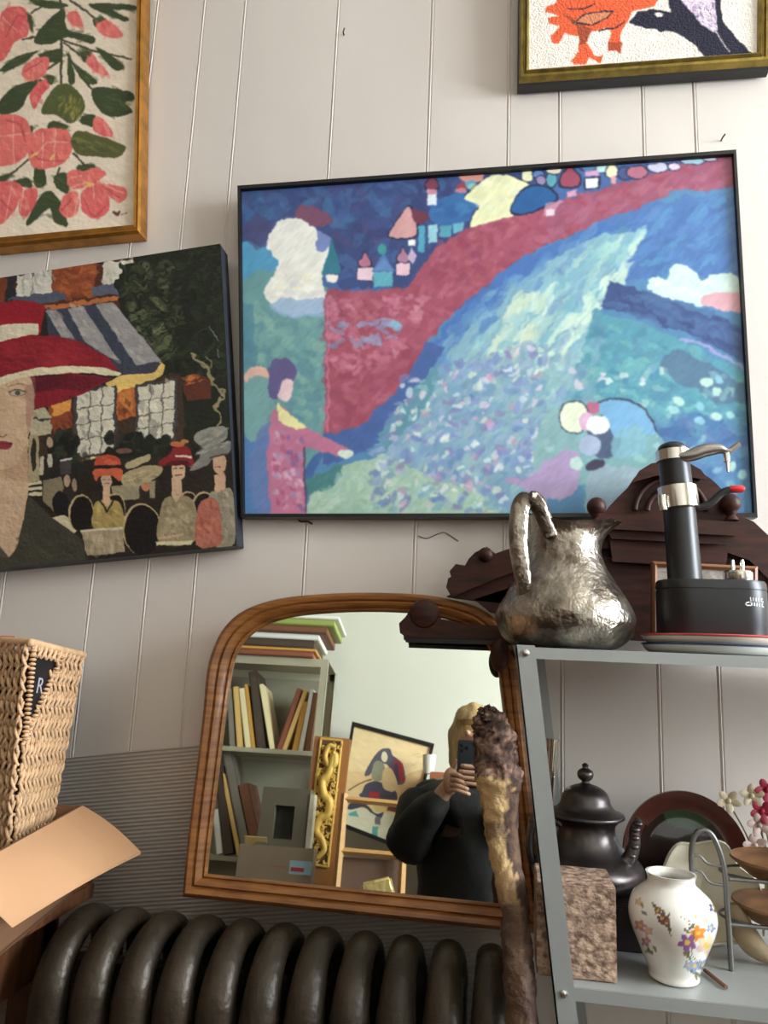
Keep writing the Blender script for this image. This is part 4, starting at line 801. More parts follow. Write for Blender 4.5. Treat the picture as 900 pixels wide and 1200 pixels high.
b = MB(); lp = spline([W(x, y, YK-.018) for x, y in ((790, 535), (808, 534), (825, 528), (842, 526), (853, 529), (861, 524), (866, 520))], 40); b.add(*tube(lp, [.0045+.0055*math.sin(min(1, i/24)*PI*.95+.1) if i < 28 else .0042 for i in range(40)], 12, flat=1.0, side=(0, 1, 0))); b.build('lever', mat('lever_metal', (150, 144, 138), rough=.3, metal=1), ck)
b = MB(); b.add(*tube([W(851, 531, YK-.018), W(852, 541, YK-.018)], .0045, 12)); b.add(*tube([W(852, 540, YK-.018), W(853, 553, YK-.018)], [.0028, .0018], 10)); b.build('guide_pin', chrome, ck)
b = MB(); b.add(*tube(spline([W(x, y, YK+.005) for x, y in ((802, 592), (815, 596), (832, 590), (845, 578), (855, 574))], 24), .0055, 10)); b.build('clamp_lever', mat('dark_lever', (40, 36, 34), rough=.35, metal=.5), ck)
b = MB(); b.add(*tube([W(853, 574, YK+.005), W(856, 573.5, YK+.005), W(869, 573, YK+.005), W(872, 574, YK+.005)], [.003, .0055, .0055, .004], 14)); b.build('red_tip', mat('red_plastic', (206, 30, 40), rough=.3), ck)
s2 = 1/s_; b = MB(); cc = W(865, 682, YK)
b.add(*lathe([(15*s2, 0), (16*s2, .004), (16*s2, .013), (14*s2, .0155), (13*s2, .0155), (12*s2, .010), (1e-4, .010)], cc, 28)); b.build('cutter_ring', chrome, ck)
for k_ in range(4):
    a = k_*PI/2+.5; q = cc+np.array([math.cos(a)*7*s2, math.sin(a)*7*s2, .010]); part(tube([q, q+[0, 0, .018], q+[.0005, 0, .021]], [.0028, .0028, .0015], 8), 'prong', chrome, ck)
# white maker's mark: two blurred lines of lettering
def text(s_txt, size, o, u, v_, name, m, parent, depth=.0004):
    cu = bpy.data.curves.new(name, 'FONT'); cu.body = s_txt; cu.size = size; cu.extrude = depth; cu.align_x = 'CENTER'; cu.align_y = 'CENTER'
    tmp = bpy.data.objects.new('tmp', cu); COL.objects.link(tmp); dg = bpy.context.evaluated_depsgraph_get()
    me = bpy.data.meshes.new_from_object(tmp.evaluated_get(dg)); bpy.data.objects.remove(tmp)
    u = np.array(u, float); v_ = np.array(v_, float); u /= np.linalg.norm(u); v_ /= np.linalg.norm(v_); n_ = np.cross(u, v_); L = np.array(parent['_l'])
    for vv in me.vertices: x, y, z = vv.co; vv.co = Vector(tuple(np.array(o)+u*x+v_*y+n_*z-L))
    me.materials.append(m); ob = bpy.data.objects.new(name, me); COL.objects.link(ob); ob.parent = parent; ob['_l'] = list(map(float, L)); return ob
white = mat('white_ink', (240, 240, 240), rough=.5)
def onbase(px, py):      # point on the base's rounded side seen at a pixel, with tangent
    r = .041; xb = W(897, 700, YK)[0]; d = ray(px, py); t = 1.0
    cxr, cyr = xb-r, YK
    # solve circle
    a = d[0]**2+d[1]**2; ex, ey = CAM[0]-cxr, CAM[1]-cyr; bb = 2*(d[0]*ex+d[1]*ey); cc_ = ex*ex+ey*ey-(r+.0006)**2
    disc = max(bb*bb-4*a*cc_, 0); t = (-bb-math.sqrt(disc))/(2*a); p_ = CAM+d*t; n_ = np.array([p_[0]-cxr, p_[1]-cyr, 0]); n_ /= np.linalg.norm(n_)
    return p_, np.array([-n_[1], n_[0], 0])
mk = MB()
def sflat(pxs, w):
    q = [onbase(x, y)[0] for x, y in pxs]
    mk.add(*tube(q, w, 6, flat=1))
for i_ in range(5):       # upper line of the worn, illegible maker's mark
    x = 879+i_*3.1; sflat([(x, 699.8+i_*.35), (x+.3, 704.2+i_*.3)], .0011)
sflat([(878.5, 700), (893, 702)], .0011); sflat([(879.5, 704), (894, 705.5)], .0011)
sflat([(877.5, 705.5), (874.5, 706.3), (873.5, 708), (875.5, 709.4), (879, 709.4)], .0013); sflat([(875, 705.8), (879.5, 705.6)], .0011)
for i_ in range(5):
    x = 880.5+i_*3.0; sflat([(x, 706+i_*.3), (x-.2, 709.8+i_*.3)], .0013)
sflat([(879, 709.6), (894.5, 711.3)], .0011); sflat([(880, 706.4), (894, 708)], .0007)
mk.build('maker_mark', white, ck)

# small framed box behind the corkscrew
fb = thing('small_picture', W(825, 700, -.17), 'small light print in a narrow brown frame behind the corkscrew', 'picture')
O = [W(764, 658, -.17), W(887, 664, -.17), W(887, 752, -.17), W(764, 744, -.17)]; I = [W(770, 664, -.17), W(880, 670, -.17), W(880, 744, -.17), W(770, 737, -.17)]
frame_bars(O, I, 0, 0, [(0, -.012), (0, .004), (.5, .006), (1, .002), (1, -.010)], 'frame', mat('brown_frame', (134, 86, 52), rough=.45), fb)
p = Paint(quadgrid([W(768, 662, -.168), W(882, 668, -.168), W(882, 746, -.168), W(768, 739, -.168)], 120, 80), base=(178, 168, 156), gain=1.1); p.at(1, 0, 0); p.dabs([(770, 665), (880, 670), (880, 690), (770, 690)], 60, 10, 2.5, .2, [(204, 198, 190), (140, 128, 116), (160, 150, 140)], .7, .8); p.finish('print', printm, fb)

# ------------------------------------------------------------------ things on the lower shelf
z2 = ZS[1]+.0005
gr = mat('granite_shell', (198, 168, 144), rough=.6, col2=(112, 86, 72), vscale=110, stretch=(1, 1, 1.3), bump=.3, bscale=120, detail=5)
xa = W(629, 1080, -.312)[0]; xb = W(722.5, 1090, -.312)[0]; zt_ = W(680, 1037, -.312)[2]
b = MB(); b.add(*box((xa, -.312, z2), (xb, -.225, zt_))); solo(b, 'stone_block', gr, ((xa+xb)/2, -.27, z2), 'mottled brown stone block behind the front post of the shelf unit', 'stone block', bevel=.0015)
# box added under the teapot, its dark colour stands in for shadow
xa2, xb2 = W(650, 1060, -.13)[0], W(752, 1060, -.2)[0]
tz = W(688, 1040, -.14)[2]
b = MB(); b.add(*box((xa2, -.205, z2), (xb2+.005, -.06, tz))); solo(b, 'added_dark_box', mat('box_shade_dark', (30, 24, 22), rough=.5), ((xa2+xb2)/2, -.14, z2), 'added dark box filling the shaded space under the pewter teapot, behind the stone block', 'box', bevel=.003)
pew = mat('pewter', (106, 99, 97), rough=.36, metal=.95, var=.35, vscale=12, bump=.12, bscale=20)
TY = -.135
pr, c = lpx([(46, 1039), (58, 1033), (65, 1022), (64, 1012), (56, 1003), (45, 995), (37, 985), (33, 975), (33, 966), (38, 960), (44, 956)], 688, TY); c[2] = tz+.0005
tp = thing('teapot', c, 'dark pewter teapot with a domed lid on the lower shelf behind the post', 'teapot')
part(lathe([(1e-4, 0)]+smoothprof(pr, 30)+[(pr[-1][0]-.004, pr[-1][1]), (1e-4, pr[-1][1]-.004)], c, 56), 'body', pew, tp, sharp=50)
zb = pr[-1][1]; s_ = S(688, 950, TY); base_y = 956
lid = [(44, 956), (43, 953), (34, 949), (29, 943), (27, 936), (23, 929), (15, 924), (6, 921), (4, 918)]
lp_ = [(h/s_, (956-y)/s_+zb+.0005) for h, y in lid]; lidc = c+np.array([-.001, 0, 0])
part(lathe([(1e-4, zb+.0005)]+smoothprof(lp_, 26)+[(1e-4, lp_[-1][1]+.0005)], lidc, 48), 'lid', pew, tp, sharp=60)
fin = [(3, 921), (4, 918), (8, 915), (9.5, 910), (8, 906), (4, 903.5), (3, 902), (4, 900), (2, 898), (.01, 897)]
part(lathe([(1e-4, (956-922)/s_+zb)]+smoothprof([(h/s_, (956-y)/s_+zb) for h, y in fin], 20), lidc, 24), 'finial', pew, tp)
b = MB(); b.add(*tube(spline([W(x, y, TY-.01) for x, y in ((658, 966), (640, 955), (628, 960), (621, 980), (622, 1003), (632, 1022), (648, 1026))], 40), .0065, 12, flat=1.3, side=(0, 1, 0)))
for x, y in ((634, 955), (640, 957), (646, 960), (626, 962)): b.add(*sph(W(x, y, TY-.01), .0085, 12, 8))
b.build('handle', pew, tp)
b = MB(); sp_ = spline([W(x, y, TY-.03) for x, y in ((722, 1015), (736, 1008), (743, 990), (744, 972), (750, 960))], 30); b.add(*tube(sp_, [.012-.006*i/29 for i in range(30)], 14))
for i in range(6, 27, 4): b.add(*sph(sp_[i]+[0, -.005, 0], .0062, 10, 8, sc=(1.1, 1, .7)))
b.build('spout', pew, tp)
part(lathe([(.012, 0), (.012, .004), (.013, .004)], W(660, 985, TY-.05), 12, axis=(0, -1, 0)), 'boss', pew, tp) if False else None
# tall silver tube
q0, q1 = W(648, 868, -.07), W(644, 934, -.07); dq = (q0-q1)/np.linalg.norm(q0-q1); xz = q1-dq*((q1[2]-z2)/dq[2])
chr2 = mat('polished_tube', (196, 190, 178), rough=.15, metal=1)
t = thing('metal_tube', xz, 'tall narrow silver metal tube standing at the back left of the lower shelf', 'tube')
r_ = 6.5/S(648, 900, -.07)
b = MB(); b.add(*tube([xz, q1, q0], [r_*.9, r_*.95, r_], 20)); b.build('tube', chr2, t)
part(tube([q0, q0+dq*.003], [r_*1.15]*2, 20), 'rim', chr2, t); part(tube([q0-dq*.055, q0-dq*.057], [r_*1.08]*2, 20), 'ring', chr2, t)
# brown plate leaning on the wall
pc = W(800, 1003, -.062); pR = 73/S(800, 1003, -.062)
brp = mat('brown_glaze', (84, 44, 32), rough=.2, coat=.6, attr=True)
b = MB(); pc[2] = z2+pR*.985+.0008
b.add(*lathe([(1e-4, 0), (pR*.6, 0), (pR*.7, .006), (pR, .016), (pR*.99, .020)]+[(pR*(.68+.31*k_/8), .010+.010*k_/8) for k_ in range(7, -1, -1)]+[(pR*.62*k_/14+1e-4, .0045+.001*(k_/14)**4) for k_ in range(14, -1, -1)], pc, 120, axis=(.12, -1, .16)))
pb = solo(b, 'round_plate', brp, (pc[0], pc[1], z2), 'round dark brown plate with a green motif leaning on the wall behind the vase', 'plate', sharp=50)
def pbc(p_, n_):
    x, y = proj(np.array(p_)); d_ = math.hypot(p_.x-pc[0], p_.z-pc[2])/pR
    if d_ > .72: return (72, 34, 26)
    if ((x-808)/30)**2+((y-957)/15)**2 < 1: return (44, 64, 42)
    return (34, 20, 17)
attrpaint(pb, pbc)
# cream shell bowl
cb = W(822, 1018, -.12); cR = 56/S(822, 1018, -.12)
b = MB(); prb = [(1e-4, 0), (cR*.35, .001), (cR*.7, .012), (cR*.95, .032), (cR, .045)]
pin = [(max(r-.003, 1e-4), z+.003) for r, z in prb[::-1]]
b.add(*lathe(smoothprof(prb, 16)+smoothprof(pin, 16), cb-np.array([0, -.03, 0]), 60, axis=(.15, -.9, .35), fn=lambda r, z, a: (r*(1+.05*math.sin(6*a)), z*(1+.2*math.sin(6*a)))))
shb = solo(b, 'shell_bowl', mat('cream_glaze', (238, 230, 204), rough=.16, coat=.5, var=.12, vscale=12), (cb[0], cb[1], z2), 'cream fluted bowl stood on edge between the brown plate and the white vase', 'bowl', sharp=70)
mz = min((shb.matrix_world @ v.co).z for v in shb.data.vertices) if False else min(v.co.z+shb['_l'][2] for v in shb.data.vertices)
shb.location.z += z2-mz+.0005
# white flowered vase
VY = -.275
pr, c = lpx([(26, 1154), (28.5, 1151), (29, 1143), (34, 1130), (41, 1112), (47, 1096), (50, 1082), (49, 1070), (44, 1058), (35, 1049), (28.5, 1043), (27, 1038), (28, 1033), (29, 1030.5)], 790, VY); c[2] = z2
va = thing('vase', c, 'white porcelain vase with painted flowers at the front of the lower shelf', 'vase')
outp = smoothprof(pr, 90); inp = [(max(r-.0028, 1e-4), z) for r, z in outp[::-1][:60]]
vb = part(lathe([(1e-4, 0)]+outp+inp+[(1e-4, inp[-1][1])], c, 240), 'body', mat('porcelain', (230, 224, 214), rough=.12, coat=.7, attr=True), va, sharp=60)
nv = len(vb.data.vertices); P3 = np.array([tuple(v.co) for v in vb.data.vertices])+c
pp3 = Paint(P3.reshape(-1, 1, 3), base=(236, 230, 220), gain=1.0); pp3.at(2.9032, 590, 850); pp3.xx, pp3.yy = pp3.x, pp3.y
rnd.seed(5)
def petals(x, y, r, c1, n=5, c2=(230, 190, 90)):
    for k_ in range(n): a = 2*PI*k_/n+x; pp3.ell(x+math.cos(a)*r*.55, y+math.sin(a)*r*.55, r*.5, r*.34, c1, a)
    pp3.ell(x, y, r*.3, r*.3, c2)
GL = [(96, 104, 58), (120, 116, 66), (74, 88, 60)]
for x, y, a in ((515, 615, .8), (530, 625, .4), (545, 640, 1.2), (560, 660, .9), (545, 675, .3), (565, 690, 1.3), (560, 650, 2.0), (640, 685, 2.4), (625, 700, .6), (620, 780, .7), (632, 790, 1.1), (645, 840, .4), (665, 850, .8), (500, 770, .5), (490, 765, 2.2), (515, 760, 1.1), (655, 855, 1.3), (630, 775, 1.6), (470, 610, 1.2), (480, 640, .6)): pp3.ell(x, y, 13, 5, rnd.choice(GL), a, .9)
for x, y, r, c1 in ((540, 655, 13, (120, 66, 70)), (525, 630, 10, (150, 104, 84)), (553, 672, 10, (140, 80, 90)), (663, 708, 19, (226, 140, 62)), (625, 740, 22, (150, 96, 150)), (690, 750, 24, (226, 206, 160)), (650, 820, 15, (140, 160, 190)), (680, 815, 14, (130, 152, 190)), (630, 818, 12, (150, 168, 196)), (705, 690, 12, (120, 138, 180)), (715, 620, 12, (90, 94, 140)), (670, 640, 14, (196, 200, 216)), (690, 665, 12, (206, 210, 222)), (655, 650, 10, (190, 196, 214)), (465, 680, 14, (196, 140, 150)), (492, 700, 12, (206, 160, 160)), (485, 735, 12, (170, 130, 150)), (460, 600, 10, (200, 180, 160)), (705, 780, 12, (206, 170, 180)), (668, 760, 10, (216, 180, 190))):
    petals(x, y, r*1.45, c1)
pp3.line([(505, 600), (540, 650), (570, 715)], 3, (110, 90, 60)); pp3.line([(630, 675), (650, 690), (640, 780), (690, 850)], 3, (120, 110, 70)); pp3.line([(600, 650), (640, 670)], 2, (140, 120, 90))
at = vb.data.color_attributes.new('paint', 'FLOAT_COLOR', 'POINT'); lin = s2l(np.clip(pp3.c, 0, 255)).reshape(-1, 3)
outside = 1+240*(90)+0
at.data.foreach_set('color', np.concatenate([lin, np.ones((nv, 1))], 1).astype(np.float32).ravel())
# wire tiered stand with wooden bowls
wirem = mat('grey_wire', (120, 118, 114), rough=.35, metal=.7)
WY = -.23
ws = thing('wire_stand', WZ(880, 1160, z2)*[1, 0, 1]+[0, WY, 0], 'grey wire tiered stand with an arched end, right of the white vase', 'stand')
ar = spline([W(x, y, WY) for x, y in ((813, 1040), (810, 1005), (813, 982), (822, 973), (833, 977), (842, 994), (849, 1020), (852, 1060), (855, 1100), (858, 1150))], 60)
ar = list(ar); e_ = ar[-1].copy(); e_[2] = z2+.003; ar.append(e_); s_e = ar[0].copy(); s_e[2] = z2+.003
part(tube([s_e]+ar, .0036, 10), 'arched_end', wirem, ws)
off = np.array([.17, 0, 0]); part(tube([s_e+off]+[q+off for q in ar], .0036, 10), 'arched_end', wirem, ws)
for pts_ in (((811, 1003), (820, 1003), (830, 1012), (848, 1016)), ((811, 1018), (822, 1022), (832, 1034), (850, 1038))):
    part(tube(spline([W(x, y, WY) for x, y in pts_], 20), .0018, 8), 'wavy_wire', wirem, ws)
for zz_ in (1083, 1030):
    q = W(854, zz_, WY); b = MB(); cc = q+np.array([.083, .04, 0]); b.add(*tube([cc+np.array([.083*math.cos(a), .045*math.sin(a), 0]) for a in np.linspace(0, 2*PI, 48)], .002, 8)); b.add(*tube([q+[0, 0, 0], q+[.17, 0, 0]], .0028, 8)); b.build('tier_ring', wirem, ws)
bw = mat('light_wood', (136, 96, 56), rough=.5, col2=(92, 60, 34), vscale=9, stretch=(1, 1, 8))
for (yy_, lab, rr_) in ((1083, 'wooden bowl on the lower tier of the wire stand', .066), (1030, 'wooden bowl on the upper tier of the wire stand', .068)):
    q = W(854, yy_, WY); cc = q+np.array([.083, .04, -.006])
    prb = [(.03, .0), (.045, .004), (rr_, .024), (rr_*.98, .027), (.042, .008), (1e-4, .006)]
    b = MB(); b.add(*lathe([(1e-4, 0)]+prb, cc, 48)); solo(b, 'wooden_bowl', bw, cc, lab, 'bowl', 'wooden bowls on the wire stand')
# pale wooden wedge, stick
q = [W(x, y, -.20) for x, y in ((862, 1095), (872, 1125), (888, 1148), (915, 1165))]
b = MB(); pts4 = spline(q, 30); b.add(*tube(pts4, [.005+.0125*math.sin(PI*min(1, (i+2)/32)) for i in range(30)], 24, flat=.8)); g = solo(b, 'dried_gourd', mat('pale_wood', (170, 148, 116), rough=.7, var=.25, vscale=10, stretch=(1, 1, 4)), (q[2][0], -.2, z2), 'pale curved dried gourd lying under the wire stand at the right edge', 'gourd')
mz = min(v.co.z+g['_l'][2] for v in g.data.vertices); g.location.z += z2-mz+.0005
b = MB(); b.add(*tube([WZ(826, 1137, z2+.003), WZ(851, 1157, z2+.003)], .0025, 8)); solo(b, 'twig', mat('twig_brown', (110, 72, 48), rough=.7), WZ(838, 1147, z2), 'thin brown stick lying on the lower shelf beside the vase', 'stick')
# spray of artificial blossoms
fw = thing('flower_spray', W(885, 1060, -.09)*[1, 1, 0]+[0, 0, z2], 'spray of cream and red artificial flowers at the back right of the lower shelf', 'artificial flowers')
st = mat('stem_green', (120, 112, 70), rough=.6); pcr = mat('petal_cream', (206, 192, 160), rough=.6); prd = mat('petal_red', (160, 34, 60), rough=.6); ppk = mat('petal_pink', (200, 176, 166), rough=.6)
root = W(893, 1060, -.09); root[2] = z2+.002
for (x, y, m_) in ((880, 932, pcr), (892, 950, prd), (853, 938, pcr), (898, 925, prd), (889, 966, ppk), (884, 990, ppk)):
    q = W(x, y, -.085); part(tube(spline([root, (root+q)/2+[.012, 0, .02], q], 16), .0012, 6), 'stem', st, fw)
    b = MB()
    for k_ in range(5):
        a = k_*2*PI/5+x; dvec = np.array([math.cos(a), -.35, math.sin(a)*.8]); vs, fs = sph((0, 0, 0), 1, 10, 7)
        u = Vector(dvec).normalized(); w_ = Vector((0, 1, 0)).cross(u).normalized(); t_ = u.cross(w_)
        b.add([tuple(np.array(q)+np.array(u)*(.010+vx*.010)+np.array(w_)*vy*.006+np.array(t_)*vz*.002) for vx, vy, vz in vs], fs)
    b.add(*sph(q+[0, -.004, 0], .004, 10, 8)); b.build('blossom', m_, fw)

# ------------------------------------------------------------------ table, cardboard box and wicker basket at the left
card = mat('cardboard', (192, 146, 106), rough=.8, var=.06, vscale=4, bump=.05)
cin = mat('cardboard_shaded', (120, 84, 56), rough=.8, var=.12, vscale=5)  # same cardboard, with the shade below the flap put into the colour
A = W(97, 944, -.14); zt3 = A[2]; D = WZ(-62, 1032, zt3)
u = (D-A)/np.linalg.norm(D-A); wv = np.array([u[1], -u[0], 0]);
if wv[0] > 0: wv = -wv
Bp = W(165, 998, A[1]+.0); Cp = WZ(15, 1083, Bp[2]-.006)
Lr = np.linalg.norm(D-A); BW = .34; tz3 = 1.0405
bx = thing('cardboard_box', ((A+D)/2+wv*BW/2)*[1, 1, 0]+[0, 0, tz3], 'open cardboard box with one flap folded out over the radiator, holding the basket', 'box')
Z3 = np.array([0, 0, 1.])
def wallp(p0, p1, m, name, z0=tz3, z1_=zt3):
    n_ = np.cross(p1-p0, Z3); n_ /= np.linalg.norm(n_)
    lo = [p0*[1, 1, 0]+[0, 0, z0], p1*[1, 1, 0]+[0, 0, z0], p1*[1, 1, 0]+[0, 0, z1_], p0*[1, 1, 0]+[0, 0, z1_]]
    return part(hexa(lo, n_*.004), name, m, bx, smooth=False)
E_, G_ = A+wv*BW, D+wv*BW
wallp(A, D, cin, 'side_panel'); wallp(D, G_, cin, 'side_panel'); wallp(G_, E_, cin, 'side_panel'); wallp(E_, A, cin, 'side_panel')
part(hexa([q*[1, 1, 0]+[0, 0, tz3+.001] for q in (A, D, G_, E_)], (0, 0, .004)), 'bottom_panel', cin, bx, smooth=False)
# curved flap
v = []; nu_, nv_ = 12, 8
for j in range(nv_+1):
    t_ = j/nv_
    for i in range(nu_+1):
        s_ = i/nu_; q = (A*(1-s_)+D*s_)*(1-t_)+(Bp*(1-s_)+Cp*s_)*t_; q = q+Z3*(.006*math.sin(PI*t_)+.004*math.sin(PI*s_)*t_); v.append(q)
n0 = len(v); v += [q-Z3*.004 for q in v[:n0]]
f = [(j*(nu_+1)+i, j*(nu_+1)+i+1, (j+1)*(nu_+1)+i+1, (j+1)*(nu_+1)+i) for j in range(nv_) for i in range(nu_)]
f += [tuple(x+n0 for x in q[::-1]) for q in f]
bd = [i for i in range(nu_+1)]+[(j)*(nu_+1)+nu_ for j in range(1, nv_+1)]+[nv_*(nu_+1)+i for i in range(nu_-1, -1, -1)]+[j*(nu_+1) for j in range(nv_-1, 0, -1)]
f += [(bd[i], bd[(i+1) % len(bd)], bd[(i+1) % len(bd)]+n0, bd[i]+n0) for i in range(len(bd))]
part((v, f), 'flap', card, bx)
tabm = mat('table_wood', (118, 74, 44), rough=.5, col2=(84, 50, 30), vscale=4, stretch=(2, 14, 2))
tb = thing('side_table', (-1.15, -.35, 0), 'brown wooden table left of the radiator under the cardboard box', 'table')
xr_ = xs[-1]-.045
part(box((-1.75, -.60, tz3-.03), (xr_, -.06, tz3-.0005)), 'tabletop', tabm, tb, bevel=.004)
part(box((-1.70, -.56, tz3-.13), (xr_-.04, -.10, tz3-.03)), 'apron', tabm, tb, bevel=.002)
for x, y in ((-1.68, -.54), (xr_-.09, -.54), (-1.68, -.14), (xr_-.09, -.14)): part(box((x, y, 0), (x+.05, y+.05, tz3-.03)), 'leg', tabm, tb, bevel=.004)

# wicker basket (tapered, seen on its corner)
wick = mat('palm_leaf', (224, 182, 138), rough=.65, var=.28, vscale=60, bump=.15)
wdark = mat('basket_gap_dark', (50, 28, 18), rough=.8)  # dark inner sheet added so the gaps in the weave read dark
K0t, K1t = W(36, 753, -.30), W(97, 768, -.13)     # near corner and right back corner, top
K0b, K1b = W(14, 985, -.285), W(60, 962, -.15)
dl = np.array([-.30, .10, 0]); K2t, K2b = K0t+dl+[0, 0, .004], K0b+dl*.72+[0, 0, 0]; K3t, K3b = K1t+dl, K1b+dl*.72
zb_ = tz3+.006
def down(t_, b_): return t_+(b_-t_)*((t_[2]-zb_)/(t_[2]-b_[2]))
K0b, K1b, K2b, K3b = [down(t_, b_) for t_, b_ in ((K0t, K0b), (K1t, K1b), (K2t, K2b), (K3t, K3b))]
bk_ = thing('wicker_basket', ((K0b+K3b)/2), 'woven palm leaf basket with a black tag in its notched side, in the cardboard box', 'basket')
cen = (K0t+K3t+K0b+K3b)/4
def side(t0, t1, b0, b1, notch, rows=34, cols=14):
    g = lambda s_, t_: (t0*(1-s_)+t1*s_)*(1-t_)+(b0*(1-s_)+b1*s_)*t_
    n_ = np.cross(t1-t0, b0-t0); n_ /= np.linalg.norm(n_)
    if np.dot(n_, g(.5, .5)-cen) < 0: n_ = -n_
    b = MB(); L_ = np.linalg.norm(t1-t0); Hh = np.linalg.norm(b0-t0)
    rows = int(Hh/.0185); cols = max(4, int(L_/.0145))
    for r_i in range(rows):
        for c_i in range(cols):
            s0 = (c_i+.5)/cols; t0_ = (r_i+.5)/rows
            if notch and notch(s0, t0_): continue
            for sgn in (1, -1):
                sg = sgn*(1 if r_i % 2 else -1)
                jx = rnd.uniform(-.12, .12)/cols
                p0 = g(s0-sg*.34/cols+jx, (r_i-.12)/rows)+n_*(.001+.0015*(sgn > 0)); p1 = g(s0+jx, t0_)+n_*(.0045 if sgn > 0 else .0015); p2 = g(s0+sg*.34/cols+jx, (r_i+1.12)/rows)+n_*(.001+.0015*(sgn < 0))
                b.add(*tube(spline([p0, p1, p2], 5), [.0018, .0028, .0031, .0028, .0018], 6, cap=True))
        if r_i % 2 == 0:
            run = []
            for s_ in np.linspace(0, 1, 30):
                if notch and notch(s_, (r_i)/rows):
                    if len(run) > 2: b.add(*tube(run, .0022, 6))
                    run = []
                else: run.append(g(s_, r_i/rows)+n_*(.002*math.sin(s_*60+r_i)))
            if len(run) > 2: b.add(*tube(run, .0022, 6))
    return b, g, n_
# right side has the V notch next to the near corner
nz = lambda s_, t_: s_ < .60*(1-t_/.36) and .035 < t_ < .34
b1_, g1, n1 = side(K0t, K1t, K0b, K1b, nz); b1_.build('woven_side', wick, bk_, sharp=180)
b2_, g2, n2 = side(K2t, K0t, K2b, K0b, None); b2_.build('woven_side', wick, bk_, sharp=180)
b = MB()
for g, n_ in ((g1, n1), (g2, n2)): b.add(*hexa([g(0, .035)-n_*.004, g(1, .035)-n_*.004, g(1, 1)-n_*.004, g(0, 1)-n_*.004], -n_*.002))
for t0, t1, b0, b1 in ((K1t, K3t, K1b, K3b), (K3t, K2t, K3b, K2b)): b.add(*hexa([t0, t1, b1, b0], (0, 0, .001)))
b.add(*hexa([K0b, K1b, K3b, K2b], (0, 0, .003))); b.build('dark_backing', wdark, bk_, smooth=False)
b = MB()
for a_, c2 in ((K2t, K0t), (K0t, K1t), (K1t, K3t), (K3t, K2t)): b.add(*tube([a_, (a_+c2)/2, c2], .0065, 10))
for q in (K0t, K1t, K2t, K3t): b.add(*sph(q, .0066, 10, 8))
b.build('rim', wick, bk_)
b = MB()
for (s0, t0_, s1, t1_) in ((.02, .03, .02, .35), (.55, .03, .03, .36)):
    for i in range(20):
        k_ = i/19; q = g1(s0+(s1-s0)*k_, t0_+(t1_-t0_)*k_)+n1*.004; vs, fs = sph((0, 0, 0), 1, 10, 6); b.add([tuple(q+np.array([vx*.0055, vy*.005, vz*.0026])) for vx, vy, vz in vs], fs)
b.build('notch_binding', wick, bk_)
tg_ = mat('black_tag', (22, 20, 24), rough=.5)
b = MB(); b.add(*hexa([g1(.03, .05)-n1*.0015, g1(.47, .05)-n1*.0015, g1(.42, .33)-n1*.0015, g1(.03, .33)-n1*.0015], n1*.001)); tgo = b.build('label_tag', tg_, bk_, smooth=False)
uu = g1(.4, .1)-g1(.1, .1); text('R', .034, g1(.24, .16)+n1*.0004, uu, Z3+.15*uu/np.linalg.norm(uu), 'letter', mat('tag_grey', (170, 166, 176), rough=.5), tgo)
b = MB(); b.add(*tube([W(-20, 741, -.22), W(16, 747, -.22)], .004, 8))
q_ = W(-40, 742, -.2); b = MB(); b.add(*box((q_[0]-.05, -.24, q_[2]-.19), (W(15, 746, -.2)[0], -.19, W(5, 745, -.2)[2]))); solo(b, 'red_book', mat('red_cover', (150, 60, 50), rough=.5), (q_[0], -.215, q_[2]-.19), 'edge of a red book standing in the basket, top left of its rim', 'book', bevel=.002)
# ------------------------------------------------------------------ the far side of the room, seen in the looking glass
# grey metal book shelf against the far wall
rs = mat('dull_shelf_paint', (196, 190, 168), rough=.5, metal=.2, var=.08, vscale=6)
FYR = -2.62; BYR = -2.98
xL = R(262, 800, FYR)[0]-.10; xR = R(384, 780, FYR)[0]; zT = R(330, 770, FYR)[2]; zM = R(310, 877, FYR)[2]; zLw = R(300, 1000, FYR)[2]-.02
bs = thing('metal_bookshelf', ((xL+xR)/2, (FYR+BYR)/2, 0), 'grey metal book shelf reflected at the left of the arched mirror', 'shelf unit')
for x, sg in ((xL, 1), (xR, -1)):
    for y, sy in ((FYR, -1), (BYR, 1)):
        b = MB(); b.add(*box((min(x, x+sg*.035), min(y, y+sy*.002), 0), (max(x, x+sg*.035), max(y, y+sy*.002), zT))); b.add(*box((min(x, x+sg*.002), min(y, y+sy*.03), 0), (max(x, x+sg*.002), max(y, y+sy*.03), zT))); b.build('post', rs, bs, smooth=False)
zsr = [zT, zM, zLw, zLw-.42, .12]
for z in zsr:
    b = MB(); b.add(*box((xL, BYR, z-.003), (xR, FYR, z))); 
    hh = .042 if z == zT else .022
    b.add(*box((xL, FYR-.001, z-hh), (xR, FYR+.001, z))); b.add(*box((xL, BYR, z-hh), (xR, BYR+.002, z))); b.build('shelf_board', rs, bs, smooth=False)
part(box((xL, BYR-.002, .12), (xR, BYR, zT)), 'back_panel', mat('shelf_back', (158, 152, 134), rough=.6, metal=.1), bs, smooth=False)
